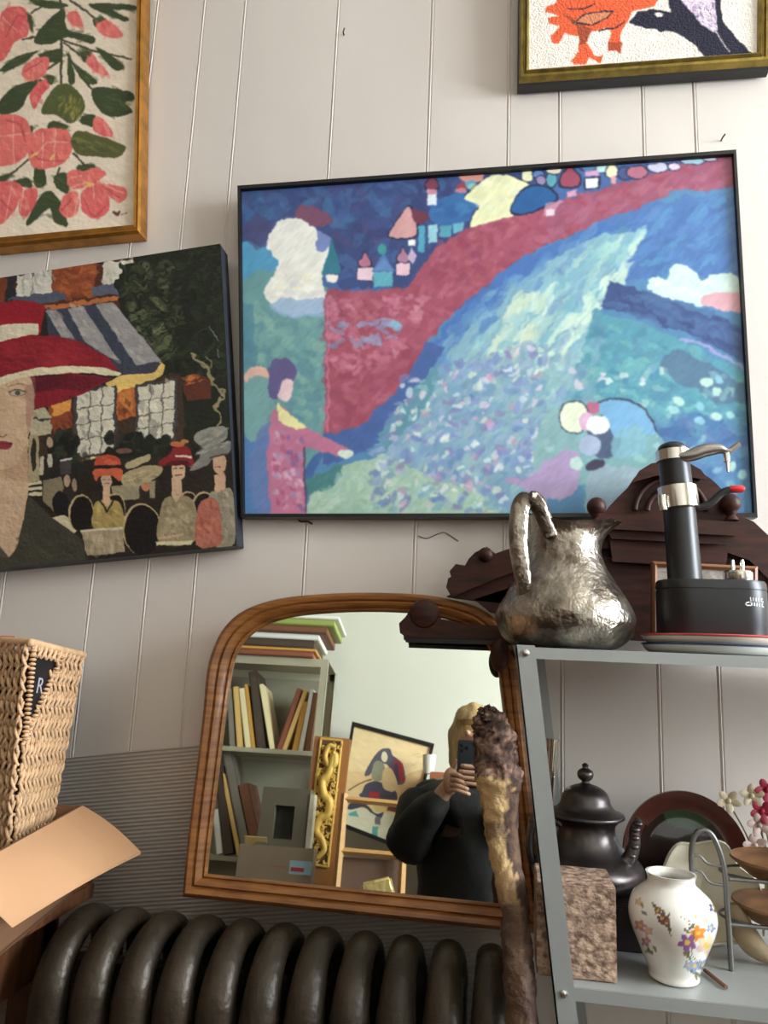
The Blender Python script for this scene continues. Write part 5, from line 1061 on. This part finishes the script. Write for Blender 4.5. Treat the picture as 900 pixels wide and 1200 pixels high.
# books and framed boards standing on the upper reflected shelf
BC = {'tan': (206, 168, 104), 'brown': (110, 70, 48), 'gold': (190, 140, 66), 'cream': (226, 206, 164), 'white': (232, 228, 218), 'dark': (70, 56, 46), 'grey': (120, 112, 102), 'red': (130, 74, 54)}
def book(bx_, tx, by, ty, th, col, label, yf_, depth, z0, group, cat='book', nm='book'):
    q0, q1 = R(bx_, by, yf_), R(tx, ty, yf_); q0[2] = z0+.001; d_ = q1-q0; d_[1] = 0; h_ = np.linalg.norm(d_); d_ /= h_; sd = np.array([d_[2], 0, -d_[0]])
    if d_[0] > 0: q0[2] += 0
    o_ = q0-sd*th/2; low = min(o_[2], (o_+sd*th)[2]); o_[2] += z0+.001-low
    t = thing(nm, (q0[0], yf_-depth/2, z0), label, cat, group)
    part(hexa([o_+[0, -.0, 0], o_+sd*th, o_+sd*th+d_*h_, o_+d_*h_], (0, -depth, 0)), 'cover', mat('cover_'+col, BC[col], rough=.6), t, bevel=.002)
    pg = [o_+sd*th*.15, o_+sd*th*.85, o_+sd*th*.85+d_*h_, o_+sd*th*.15+d_*h_]
    part(hexa([x+d_*.002+[0, .0008, 0] for x in pg], (0, -depth*.9, 0)), 'pages', mat('pages_'+col, tuple(min(255, int(c*1.12+10)) for c in BC[col]), rough=.8), t)
G1n = 'books on the upper shelf in the mirror'
for bx_, tx, ty, th, col, lab in ((272, 268, 808, .03, 'grey', 'grey book at the far left end of the upper reflected shelf, leaning left'), (281, 276, 806, .032, 'tan', 'tan book second from the left on the upper reflected shelf'), (291, 283, 808, .034, 'cream', 'cream book third from the left on the upper reflected shelf'), (297, 288, 803, .02, 'gold', 'thin gold book against the tall brown board on the reflected shelf'),
                                  (306, 296, 788, .045, 'dark', 'tall dark brown board leaning left on the upper reflected shelf'), (319, 306, 803, .025, 'cream', 'pale book leaning left against the tall brown board in the mirror'), (327, 351, 808, .028, 'red', 'red brown book leaning right on the upper reflected shelf'), (333, 358, 810, .024, 'tan', 'tan book leaning right beside the red brown one in the mirror'), (346, 358, 823, .034, 'gold', 'short golden book between the tan and the white one in the mirror'), (352, 366, 809, .026, 'white', 'white book leaning right near the post of the reflected shelf'), (360, 369, 812, .03, 'brown', 'brown book at the right end of the upper reflected shelf')):
    book(bx_, tx, 876, ty, th, col, lab, FYR-.06, .22, zM, G1n)
G2n = 'boards on the lower shelf in the mirror'
for bx_, tx, by, ty, th, col, lab in ((258, 252, 982, 950, .03, 'white', 'white board leaning at the lower left of the reflected shelf'), (268, 256, 984, 900, .05, 'dark', 'dark board at the left of the lower reflected shelf'), (281, 261, 982, 908, .022, 'tan', 'thin tan board leaning left on the lower reflected shelf'), (291, 266, 982, 886, .05, 'grey', 'tall grey board leaning left on the lower reflected shelf'), (303, 284, 984, 922, .06, 'brown', 'wide brown board leaning left on the lower reflected shelf')):
    book(bx_, tx, 996, ty, th, col, lab, FYR-.05, .2, zLw, G2n, 'board', 'picture_board')
# stack of magazines and boards on top
stk = [(262, 371, .035, 'red', .02), (262, 374, .03, 'gold', .02), (262, 371, .05, 'dark', .03), (262, 376, .04, 'white', .03), (280, 385, .05, 'brown', .05), (290, 393, .07, 'green', .06), (300, 398, .025, 'white', .05)]
BC['green'] = (140, 152, 80); z = zT+.001
labs = ['red brown folder at the bottom of the stack on the reflected shelf', 'thin gold edged folder second from the bottom of the reflected stack', 'thick dark book in the lower half of the reflected stack', 'white folder in the middle of the reflected stack', 'brown magazine below the green one in the reflected stack', 'bright green magazine near the top of the reflected stack', 'white magazine on top of the reflected stack']
ths = [.030, .016, .045, .030, .040, .038, .022]
for i, (l_, r_, _, col, _) in enumerate(stk):
    x1_ = R(r_-2, 745, -2.6)[0]; x0_ = xL+.05; h_ = ths[i]; rot = (i-3)*.03
    t = thing('magazine', ((x0_+x1_)/2, -2.75, z), labs[i], 'magazine', 'stack on top of the reflected shelf')
    part(box((x0_, -2.94, z), (x1_, -2.60+.02*(i > 3), z+h_), rot=0), 'cover', mat('cover_'+col, BC[col], rough=.5), t, bevel=.003)
    part(box((x0_+.004, -2.935, z+h_*.2), (x1_+.0008, -2.5992+.02*(i > 3), z+h_*.8)), 'pages', mat('pages_'+col, tuple(min(255, int(c*1.12+10)) for c in BC[col]), rough=.8), t, smooth=False)
    z += h_+.0006
# wooden picture holder boards (grey display box) and carton in front
YQ = -2.50
tzz = R(330, 1052, YQ)[2]-.10
low = thing('low_table', ((xL+.25), YQ-.02, 0), 'low brown table under the carton, reflected at the bottom of the mirror', 'table')
lx0, lx1 = xL-.05, R(380, 1040, YQ)[0]+.02
part(box((lx0, FYR+.02, tzz-.03), (lx1, YQ+.22, tzz)), 'tabletop', tabm, low, bevel=.004)
for x in (lx0+.02, lx1-.06):
    for y in (FYR+.03, YQ+.16): part(box((x, y, 0), (x+.04, y+.04, tzz-.03)), 'leg', tabm, low, bevel=.003)
cx0, cx1 = R(276, 1020, YQ+.14)[0], R(366, 1020, YQ+.14)[0]; czt = R(330, 992, YQ+.14)[2]
cb_ = thing('carton', ((cx0+cx1)/2, YQ+.05, tzz), 'brown carton with a small blue and red mark, reflected at the mirror bottom left', 'box')
cartm = mat('carton_brown', (132, 112, 92), rough=.8, var=.1, vscale=6)
part(box((cx0, YQ+.045, tzz+.0005), (cx1, YQ+.14, czt)), 'body', cartm, cb_, bevel=.003)
part(hexa([R(325, 1003, YQ+.1408)]*0 or [np.array([cx0+.02, YQ+.116, czt+.0005]), np.array([cx0+.12, YQ+.116, czt+.0005]), np.array([cx0+.12, YQ+.138, czt+.03]), np.array([cx0+.02, YQ+.138, czt+.03])], (0, 0, .003)), 'flap', mat('carton_flap', (206, 176, 120), rough=.8), cb_, smooth=False)
for (x0_, y0_, x1_, y1_, c_, nm) in ((340, 1008, 364, 1026, (136, 160, 168), 'blue_print'), (341, 1016, 356, 1022, (150, 40, 48), 'red_print'), (318, 1014, 336, 1017, (140, 86, 82), 'faded_print')):
    a0, a1 = R(x0_, y0_, YQ+.14), R(x1_, y1_, YQ+.14); part(box((a0[0], YQ+.1401, min(a0[2], a1[2])), (a1[0], YQ+.141+(.0006 if 'red' in nm else 0), max(a0[2], a1[2]))), nm, mat(nm, c_, rough=.7), cb_, smooth=False)
ex0, ex1 = R(304, 960, YQ+.125)[0], R(361, 960, YQ+.125)[0]; ezt = R(330, 923, YQ+.125)[2]
db = thing('display_box', ((ex0+ex1)/2, YQ+.09, czt), 'grey brown box with a dark niche standing on the reflected carton', 'box')
hx = (ex0+ex1)/2; hw = .045; hz0, hz1 = czt+.03, ezt-.075
b = MB(); dm = mat('drab_box', (104, 96, 80), rough=.7, var=.15, vscale=5)
for q in (((ex0, YQ+.047, czt+.0008), (hx-hw, YQ+.125, ezt)), ((hx+hw, YQ+.047, czt+.0008), (ex1, YQ+.125, ezt)), ((hx-hw, YQ+.047, hz1), (hx+hw, YQ+.125, ezt)), ((hx-hw, YQ+.047, czt+.0008), (hx+hw, YQ+.125, hz0)), ((hx-hw, YQ+.047, hz0), (hx+hw, YQ+.08, hz1))): b.add(*box(*q))
b.build('body', dm, db, smooth=False)
part(box((hx-hw+.002, YQ+.08, hz0), (hx+hw-.002, YQ+.084, hz1)), 'niche', mat('niche_dark', (56, 56, 52), rough=.5), db, smooth=False)
part(box((ex1, YQ+.047, czt+.0008), (ex1+.02, YQ+.13, ezt-.02)), 'side_panel', mat('pale_board', (196, 186, 166), rough=.7), db, smooth=False)
# gilded carved panel
YD = -2.475
dg_ = [R(367, 862, YD), R(411, 866, YD), R(386, 1008, YD), R(352, 1003, YD)]
dg_ = [R(x, y, YD+.0+.0*(i > 1)) for i, (x, y) in enumerate(((369, 862), (411, 866), (393, 1034), (349, 1026)))]
dp = thing('carved_plaque', (dg_[2]+dg_[3])/2, 'tall wooden panel with gilded scroll carving, reflected in the middle of the mirror', 'carved panel')
gw = mat('panel_wood', (176, 116, 66), rough=.5, var=.15, vscale=6)
ext = lambda a_, c_: c_+(c_-a_)*((c_[2]-tzz-.001)/(a_[2]-c_[2]))
part(hexa([dg_[0], dg_[1], ext(dg_[1], dg_[2]), ext(dg_[0], dg_[3])], (0, -.03, 0)), 'board', gw, dp, bevel=.003)
def onq(s_, t_, off=.0): return (dg_[0]*(1-s_)+dg_[1]*s_)*(1-t_)+(dg_[3]*(1-s_)+dg_[2]*s_)*t_+np.array([0, off, 0])
gg = mat('gilding', (222, 180, 92), rough=.5, metal=.15); gdk = mat('panel_ground', (104, 72, 42), rough=.7)
part(hexa([onq(.20, .03, .001), onq(.74, .03, .001), onq(.74, .90, .001), onq(.20, .90, .001)], (0, .001, 0)), 'ground', gdk, dp, smooth=False)
for (a, c_) in (((.18, .02), (.18, .91)), ((.76, .02), (.76, .91)), ((.18, .02), (.76, .02)), ((.18, .91), (.76, .91))):
    part(tube([onq(*a, .003), onq(*c_, .003)], .006, 8), 'fillet', gg, dp)
b = MB()
body = [onq(s_, t_, .008) for s_, t_ in ((.62, .08), (.44, .07), (.36, .15), (.5, .22), (.64, .19), (.6, .13), (.5, .27), (.36, .33), (.44, .42), (.62, .47), (.60, .56), (.42, .60), (.36, .68), (.52, .73), (.62, .80), (.46, .86))]
b.add(*tube(spline(body, 120), [.019*(.6+.4*math.sin(PI*i/119)) for i in range(120)], 10))
for _ in range(190):
    s_, t_ = rnd.uniform(.23, .71), rnd.uniform(.05, .88); k_ = rnd.uniform(0, 6.28); q = onq(s_, t_, .004)
    b.add(*tube(spline([q, q+np.array([math.cos(k_)*.014, .004, math.sin(k_)*.014]), q+np.array([math.cos(k_+1)*.022, 0, math.sin(k_+1)*.022])], 6), [.004, .005, .005, .004, .003, .002], 6))
b.build('gilded_carving', gg, dp)
# print of a seated figure in a thin black frame
YS = -2.86
def Rq(px, py, y): return R(px, py, y)
sc_ = [(413, 846), (509, 872), (484, 1000), (398, 968)]
sc_ = [Rq(413, 846, YS-.03), Rq(509, 872, YS-.03), Rq(480, 1000, YS+.05), Rq(393, 966, YS+.05)]
sp = thing('framed_print', (sc_[2]+sc_[3])/2, 'framed print of a seated robed figure on cream paper, reflected in the mirror', 'print')
cc_ = sum(sc_)/4; ins = [q+(cc_-q)*.075 for q in sc_]
nF = len([0])
b = MB(); v = []
prof_ = [(0, -.0), (0, .018), (1, .018), (1, 0.0)]
for k_ in range(4):
    for t_, h_ in prof_: v.append(sc_[k_]*(1-t_)+ins[k_]*t_+np.array([0, h_, 0]))
f = []
for k_ in range(4):
    for j in range(4): a, c_, d_, e_ = k_*4+j, k_*4+(j+1) % 4, ((k_+1) % 4)*4+j, ((k_+1) % 4)*4+(j+1) % 4; f.append((a, d_, e_, c_))
b.add(v, f); b.build('frame', blackm, sp, sharp=25)
cq = [q+(cc_-q)*.06+np.array([0, .006, 0]) for q in sc_]
p = Paint(quadgrid(cq, 220, 280), pf=projR, base=(228, 200, 156), gain=1.15); p.at(5.457, 380, 840); p.warp(.4, 4)
p.poly([(80, 560), (520, 640), (480, 820), (80, 740)], (206, 200, 176)); p.poly([(80, 380), (150, 350), (300, 350), (420, 420), (420, 620), (80, 560)], (220, 186, 140))
p.poly([(430, 400), (640, 330), (640, 480), (520, 620), (440, 560)], (206, 170, 126)); p.dabs([(480, 250), (620, 220), (620, 330), (500, 330)], 10, 20, 3, -.2, [(180, 146, 112)], .5)
p.poly([(330, 240), (370, 205), (420, 205), (440, 250), (500, 300), (515, 420), (440, 425), (420, 330), (380, 300), (330, 320), (290, 370), (255, 375), (290, 300)], (84, 82, 96), smooth=True)
p.poly([(450, 270), (500, 300), (515, 415), (445, 420), (440, 330)], (150, 46, 54)); p.poly([(450, 300), (470, 300), (480, 415), (445, 420)], (70, 66, 90)); p.ell(385, 255, 20, 34, (214, 200, 170))
p.poly([(320, 290), (370, 290), (390, 340), (380, 400), (330, 410), (300, 380)], (140, 138, 118), smooth=True); p.poly([(240, 480), (270, 430), (330, 410), (400, 440), (460, 480), (450, 560), (300, 545), (225, 505)], (70, 66, 84), smooth=True); p.poly([(290, 480), (360, 480), (350, 520), (285, 515)], (160, 44, 54)); p.line([(155, 470), (230, 425), (300, 400)], 9, (110, 80, 60), smooth=True)
p.poly([(380, 340), (430, 330), (470, 440), (430, 480), (370, 440)], (206, 176, 130), smooth=True); p.poly([(150, 590), (170, 550), (240, 550), (280, 570), (330, 620), (380, 610), (360, 650), (310, 620), (250, 580), (190, 590)], (62, 62, 74), smooth=True)
p.poly([(300, 560), (400, 560), (410, 610), (330, 610)], (206, 176, 120)); p.poly([(150, 620), (205, 600), (220, 640), (160, 635)], (90, 156, 150)); p.poly([(310, 700), (345, 700), (340, 765), (305, 760)], (90, 156, 150)); p.poly([(325, 640), (360, 640), (360, 690), (320, 685)], (110, 100, 110))
p.poly([(410, 570), (520, 560), (500, 620), (400, 600)], (110, 56, 50))
p.finish('print', printm, sp, amp=.05)
# folding wooden stand with two cross rails
YE = -2.31
pine = mat('pine', (206, 156, 98), rough=.55, var=.12, vscale=8, stretch=(3, 3, 10))
el = R(403, 932, YE); er = R(475, 940, YE)
es = thing('wooden_stand', ((el+er)/2*[1, 1, 0]), 'light pine stand with two cross rails in front of the reflected print', 'stand')
def bar(a_, c_, w_, name='rail'):
    a_ = np.array(a_); c_ = np.array(c_); part(tube([a_, c_], w_, 4, side=(0, 1, 0.01)), name, pine, es, smooth=False)
def foot(q_, t_): 
    d_ = (t_-q_); return q_+d_*(q_[2]-.0)/(-d_[2])
LT, LB = R(404, 930, YE), R(394, 1042, YE+.04); RT, RB = R(476, 930, YE), R(470, 1042, YE+.04)
bar(LT, foot(LT, LB), .016, 'upright'); bar(RT, foot(RT, RB), .016, 'upright')
bar(R(402, 936, YE), R(474, 943, YE), .014); bar(R(398, 997, YE+.02), R(470, 1003, YE+.02), .014)
part(hexa([R(399, 1004, YE-.01), R(470, 1009, YE-.01), R(468, 1075, YE+.0), R(392, 1070, YE+.0)], (0, -.01, 0)), 'back_board', mat('mauve_board', (122, 94, 80), rough=.7), es, smooth=False)
bl = LT+np.array([0, -.25, 0]); b_r = RT+np.array([0, -.25, 0]); 
bar(LT, np.array([LT[0], LT[1]-.28, .0]), .014, 'rear_leg'); bar(RT, np.array([RT[0], RT[1]-.28, .0]), .014, 'rear_leg')
# crumpled gilt paper bag on a small stool
YG = -2.08
gq = R(441, 1050, YG)
st_ = thing('stool', gq*[1, 1, 0], 'small dark stool under the crumpled gold bag, reflected at the mirror bottom', 'stool')
part(lathe([(1e-4, gq[2]-.03), (.14, gq[2]-.03), (.15, gq[2]-.02), (.15, gq[2]-.006), (.14, gq[2]-.001), (1e-4, gq[2]-.001)], (gq[0], gq[1], 0), 32), 'seat', tabm, st_)
for a in (.5, 2.07, 3.64, 5.2): part(tube([(gq[0]+.09*math.cos(a), gq[1]+.09*math.sin(a), gq[2]-.03), (gq[0]+.13*math.cos(a), gq[1]+.13*math.sin(a), 0)], .014, 10), 'leg', tabm, st_)
q4 = [R(423, 1035, YG), R(457, 1027, YG), R(463, 1050, YG), R(424, 1050, YG)]
b = MB(); v, f = hexa([q4[0], q4[1], q4[2], q4[3]], (0, -.06, 0)); b.add(v, f)
g = b.build('paper_bag', mat('gilt_paper', (232, 206, 140), rough=.35, metal=.4, bump=.6, bscale=40), None, loc=(gq[0], gq[1]-.03, gq[2]), bevel=.008, seg=3); tag(g, 'crumpled shiny gold paper bag reflected at the bottom edge of the mirror', 'bag')
# brown sideboard behind the person with a ledge
s0 = R(500, 903, -2.9)
sbm = mat('sideboard_wood', (96, 58, 40), rough=.5, col2=(72, 42, 30), vscale=4, stretch=(2, 2, 10))
s0x = R(503, 930, -2.62)[0]; sz = R(520, 905, -2.62)[2]
sb = thing('sideboard', (s0x+.5, -2.83, 0), 'dark wooden sideboard with a reddish top behind the person in the mirror', 'sideboard')
part(box((s0x, -3.0, sz-.035), (s0x+1.0, -2.62, sz)), 'top', mat('sideboard_top', (166, 96, 62), rough=.45), sb, bevel=.004)
part(box((s0x+.02, -2.98, .0), (s0x+.98, -2.64, sz-.035)), 'body', sbm, sb, bevel=.004)
for i in range(2): part(box((s0x+.05+.46*i, -2.638, .12), (s0x+.47+.46*i, -2.625, sz-.08)), 'door', sbm, sb, bevel=.003)
qv = R(503, 893, -2.75)
t = thing('white_cup', (qv[0], -2.75, sz+.0005), 'small white cup on the sideboard, reflected left of the person', 'cup')
part(lathe([(1e-4, 0), (.025, 0), (.032, .05), (.034, .09), (.031, .09), (.028, .05), (1e-4, .006)], (qv[0], -2.75, sz+.0005), 24), 'bowl', mat('cup_white', (232, 228, 220), rough=.3), t)

# ------------------------------------------------------------------ the person holding the phone, seen in the mirror
def skin(name, nodes, edges, root, m, parent=None, loc=None, sub=2):
    L = np.array(parent['_l'] if parent is not None else loc, float)
    me = bpy.data.meshes.new(name); me.from_pydata([tuple(np.array(n_[:3])-L) for n_ in nodes], edges, [])
    o_ = bpy.data.objects.new(name, me); COL.objects.link(o_)
    md = o_.modifiers.new('skin', 'SKIN'); md.use_smooth_shade = True
    if not me.skin_vertices: me.attributes
    sv = me.skin_vertices[0].data if me.skin_vertices else None
    for i_, n_ in enumerate(nodes):
        r_ = n_[3] if len(n_) == 4 else None
        sv[i_].radius = (n_[3], n_[4] if len(n_) > 4 else n_[3]); sv[i_].use_root = i_ in root
    s_ = o_.modifiers.new('sub', 'SUBSURF'); s_.levels = sub; s_.render_levels = sub
    dg = bpy.context.evaluated_depsgraph_get(); m2 = bpy.data.meshes.new_from_object(o_.evaluated_get(dg)); bpy.data.objects.remove(o_)
    for pl_ in m2.polygons: pl_.use_smooth = True
    m2.materials.clear(); m2.materials.append(m)
    ob = bpy.data.objects.new(name, m2); COL.objects.link(ob); ob['_l'] = [float(x) for x in L]
    if parent is not None: ob.parent = parent
    else: ob.location = L
    return ob
PX = .03; PY = -1.66
phc = R(549, 895, -1.385)
hd = R(549, 866, -1.60); hx_, hz_ = hd[0]+.022, hd[2]-.018
skinm = mat('skin', (206, 160, 136), rough=.5, spec=.4); 
nodes = [(PX, PY, .92, .14, .10), (PX, PY, 1.08, .125, .085), (PX, PY, 1.22, .15, .10), (PX, PY, 1.33, .12, .09), (PX, PY+.01, 1.39, .055), (hx_, PY+.03, hz_-.10, .048), (hx_, PY+.05, hz_-.02, .070, .085), (hx_, PY+.05, hz_+.06, .066, .082),
         (PX-.16, PY, 1.33, .055), (PX-.22, PY+.09, 1.15, .042), (PX-.12, PY+.20, 1.30, .032), (phc[0]-.052, phc[1]-.03, phc[2]-.055, .024),
         (PX+.16, PY, 1.33, .055), (PX+.25, PY+.06, 1.13, .042), (PX+.16, PY+.18, 1.25, .032), (phc[0]+.055, phc[1]-.03, phc[2]-.085, .024),
         (PX-.09, PY, .86, .085), (PX-.10, PY+.01, .50, .060), (PX-.11, PY-.02, .10, .040), (PX-.12, PY+.10, .035, .034), (PX+.09, PY, .86, .085), (PX+.10, PY+.01, .50, .060), (PX+.11, PY-.02, .10, .040), (PX+.12, PY+.10, .035, .034)]
edges = [(0, 1), (1, 2), (2, 3), (3, 4), (4, 5), (5, 6), (6, 7), (3, 8), (8, 9), (9, 10), (10, 11), (3, 12), (12, 13), (13, 14), (14, 15), (0, 16), (16, 17), (17, 18), (18, 19), (0, 20), (20, 21), (21, 22), (22, 23)]
pers = skin('person', nodes, edges, [0], skinm, loc=(PX, PY, 0))
tag(pers, 'blond person in a black coat holding up a phone, reflected in the mirror', 'person')
# face, ears and the two hands join the same body mesh
bm = bmesh.new(); bm.from_mesh(pers.data)
def join(v, f, L=None):
    L = np.array(pers['_l']); vs = [bm.verts.new(tuple(np.array(p_)-L)) for p_ in v]
    for q in f:
        try: fc = bm.faces.new([vs[i_] for i_ in q]); fc.smooth = True
        except ValueError: pass
fy = PY+.05+.083
join(*sph((hx_, fy-.004, hz_+.005), .013, 12, 8, sc=(.8, 1.3, 1.7))); join(*sph((hx_, fy-.012, hz_-.045), .016, 12, 8, sc=(1.4, .6, .5)))
for sg in (-1, 1): join(*sph((hx_+sg*.072, PY+.05, hz_+.005), .020, 12, 8, sc=(.4, .7, 1.4))); join(*sph((hx_+sg*.028, fy-.014, hz_+.03), .011, 12, 8))
pw_, ph_ = .072, .150
# left hand (image left): wraps around the phone from its left side, four fingers across the back
PYF = phc[1]+.006
def fing(pts_, r_): 
    s5 = spline(pts_, 16); join(*tube(s5, [r_*(1.0-.25*i_/15) for i_ in range(16)], 10)); join(*sph(s5[-1], r_*.75, 10, 7)); join(*sph(s5[0], r_, 10, 7))
for i_, (dz, reach) in enumerate(((-.012, .020), (-.030, .026), (-.047, .026), (-.064, .012))):
    x0_ = phc[0]+pw_/2+.004; z0_ = phc[2]+dz
    fing([(x0_+.016, phc[1]-.030, z0_-.012), (x0_+.012, phc[1]-.006, z0_-.004), (x0_-.002, PYF+.008, z0_), (x0_-.028, PYF+.009, z0_+.001), (phc[0]-reach, PYF+.008, z0_+.003)], (.0088, .0092, .0088, .0078)[i_])
join(*sph((phc[0]+.052, phc[1]-.034, phc[2]-.055), .034, 16, 10, sc=(.55, .7, 1.2)))
fing([(phc[0]+.05, phc[1]-.045, phc[2]-.075), (phc[0]+.035, phc[1]-.03, phc[2]-.05), (phc[0]+.022, phc[1]-.018, phc[2]-.025)], .010)
# other hand cups the lower left corner
join(*sph((phc[0]-.056, phc[1]-.028, phc[2]-.055), .040, 16, 10, sc=(.65, .7, 1.1)))
for i_, dz in enumerate((-.04, -.057, -.073, -.088)):
    z0_ = phc[2]+dz; fing([(phc[0]-.058, phc[1]-.030, z0_), (phc[0]-.052, phc[1]-.004, z0_+.004), (phc[0]-.034, PYF+.006, z0_+.002), (phc[0]-.016+.006*i_, PYF+.007, z0_-.006)], (.0090, .0092, .0088, .008)[i_])
fing([(phc[0]-.056, phc[1]-.040, phc[2]-.035), (phc[0]-.046, phc[1]-.022, phc[2]-.012), (phc[0]-.040, phc[1]-.012, phc[2]+.008)], .0095)
bm.to_mesh(pers.data); bm.free()
coat = mat('black_coat', (20, 19, 20), rough=.75, bump=.3, bscale=24)
cn = [(PX, PY, .78, .22, .16), (PX-.01, PY+.01, 1.0, .21, .16), (PX-.01, PY+.01, 1.18, .20, .15), (PX, PY, 1.31, .17, .12), (PX, PY, 1.385, .075, .075),
      (PX-.17, PY+.01, 1.315, .085), (PX-.225, PY+.09, 1.14, .085), (PX-.16, PY+.18, 1.26, .062), (phc[0]-.070, phc[1]-.045, phc[2]-.095, .042),
      (PX+.17, PY+.01, 1.315, .085), (PX+.26, PY+.06, 1.12, .085), (PX+.17, PY+.16, 1.22, .062), (phc[0]+.075, phc[1]-.05, phc[2]-.125, .040)]
ct = skin('coat', cn, [(0, 1), (1, 2), (2, 3), (3, 4), (3, 5), (5, 6), (6, 7), (7, 8), (3, 9), (9, 10), (10, 11), (11, 12)], [0], coat, parent=pers)
jitter(ct, .012, 9, 4)
tr = skin('trousers', [(PX, PY, .93, .15, .11), (PX-.09, PY, .84, .10), (PX-.10, PY+.01, .50, .078), (PX-.11, PY-.02, .10, .062), (PX+.09, PY, .84, .10), (PX+.10, PY+.01, .50, .078), (PX+.11, PY-.02, .10, .062)], [(0, 1), (1, 2), (2, 3), (0, 4), (4, 5), (5, 6)], [0], mat('dark_trousers', (34, 36, 44), rough=.8), parent=pers)
for sg in (-1, 1):
    part(sph((PX+sg*.12, PY+.06, .048), .05, 20, 12, sc=(.95, 2.4, .95)), 'shoe', mat('black_shoe', (24, 22, 22), rough=.4), pers)
hairm = mat('blond_hair', (196, 164, 112), rough=.55, var=.35, vscale=14, stretch=(9, 9, 1.5), bump=.3, bscale=30)
v, f = lathe([(max(1e-4, .088*math.sin(PI*i_/22)), -.118*math.cos(PI*i_/22)) for i_ in range(23)], (0, 0, 0), 48)
vv = []
for x, y, z in v:
    if y > .03 and z < .035: y = .03+(y-.03)*.35      # opens around the face
    if z < -.03: x *= 1.06; 
    z2_ = z if z > -.02 else z*1.9
    vv.append((x*1.02+hx_, y*1.08+PY+.035, z2_+hz_+.03))
hr = part((vv, f), 'hair', hairm, pers); jitter(hr, .010, 22, 2)
# phone: a thing held in the hand, standing just behind the camera point
ph = thing('phone', phc, 'dark smartphone held up in front of the face, reflected in the mirror', 'phone')
b = MB(); b.add(*box((phc[0]-pw_/2, phc[1]-.009, phc[2]-ph_/2), (phc[0]+pw_/2, phc[1], phc[2]+ph_/2))); b.build('body', mat('phone_case', (34, 38, 46), rough=.35), ph, bevel=.0035, seg=3)
for dx_, dz_ in ((-.022, .058), (-.022, .040), (-.006, .049)): part(lathe([(.006, 0), (.006, .0015), (.0045, .002), (1e-4, .002)], (phc[0]+dx_, phc[1], phc[2]+dz_), 16, axis=(0, 1, 0)), 'lens', mat('lens_glass', (12, 12, 16), rough=.05), ph)

for o_ in list(bpy.data.objects):
    if '_l' in o_: del o_['_l']
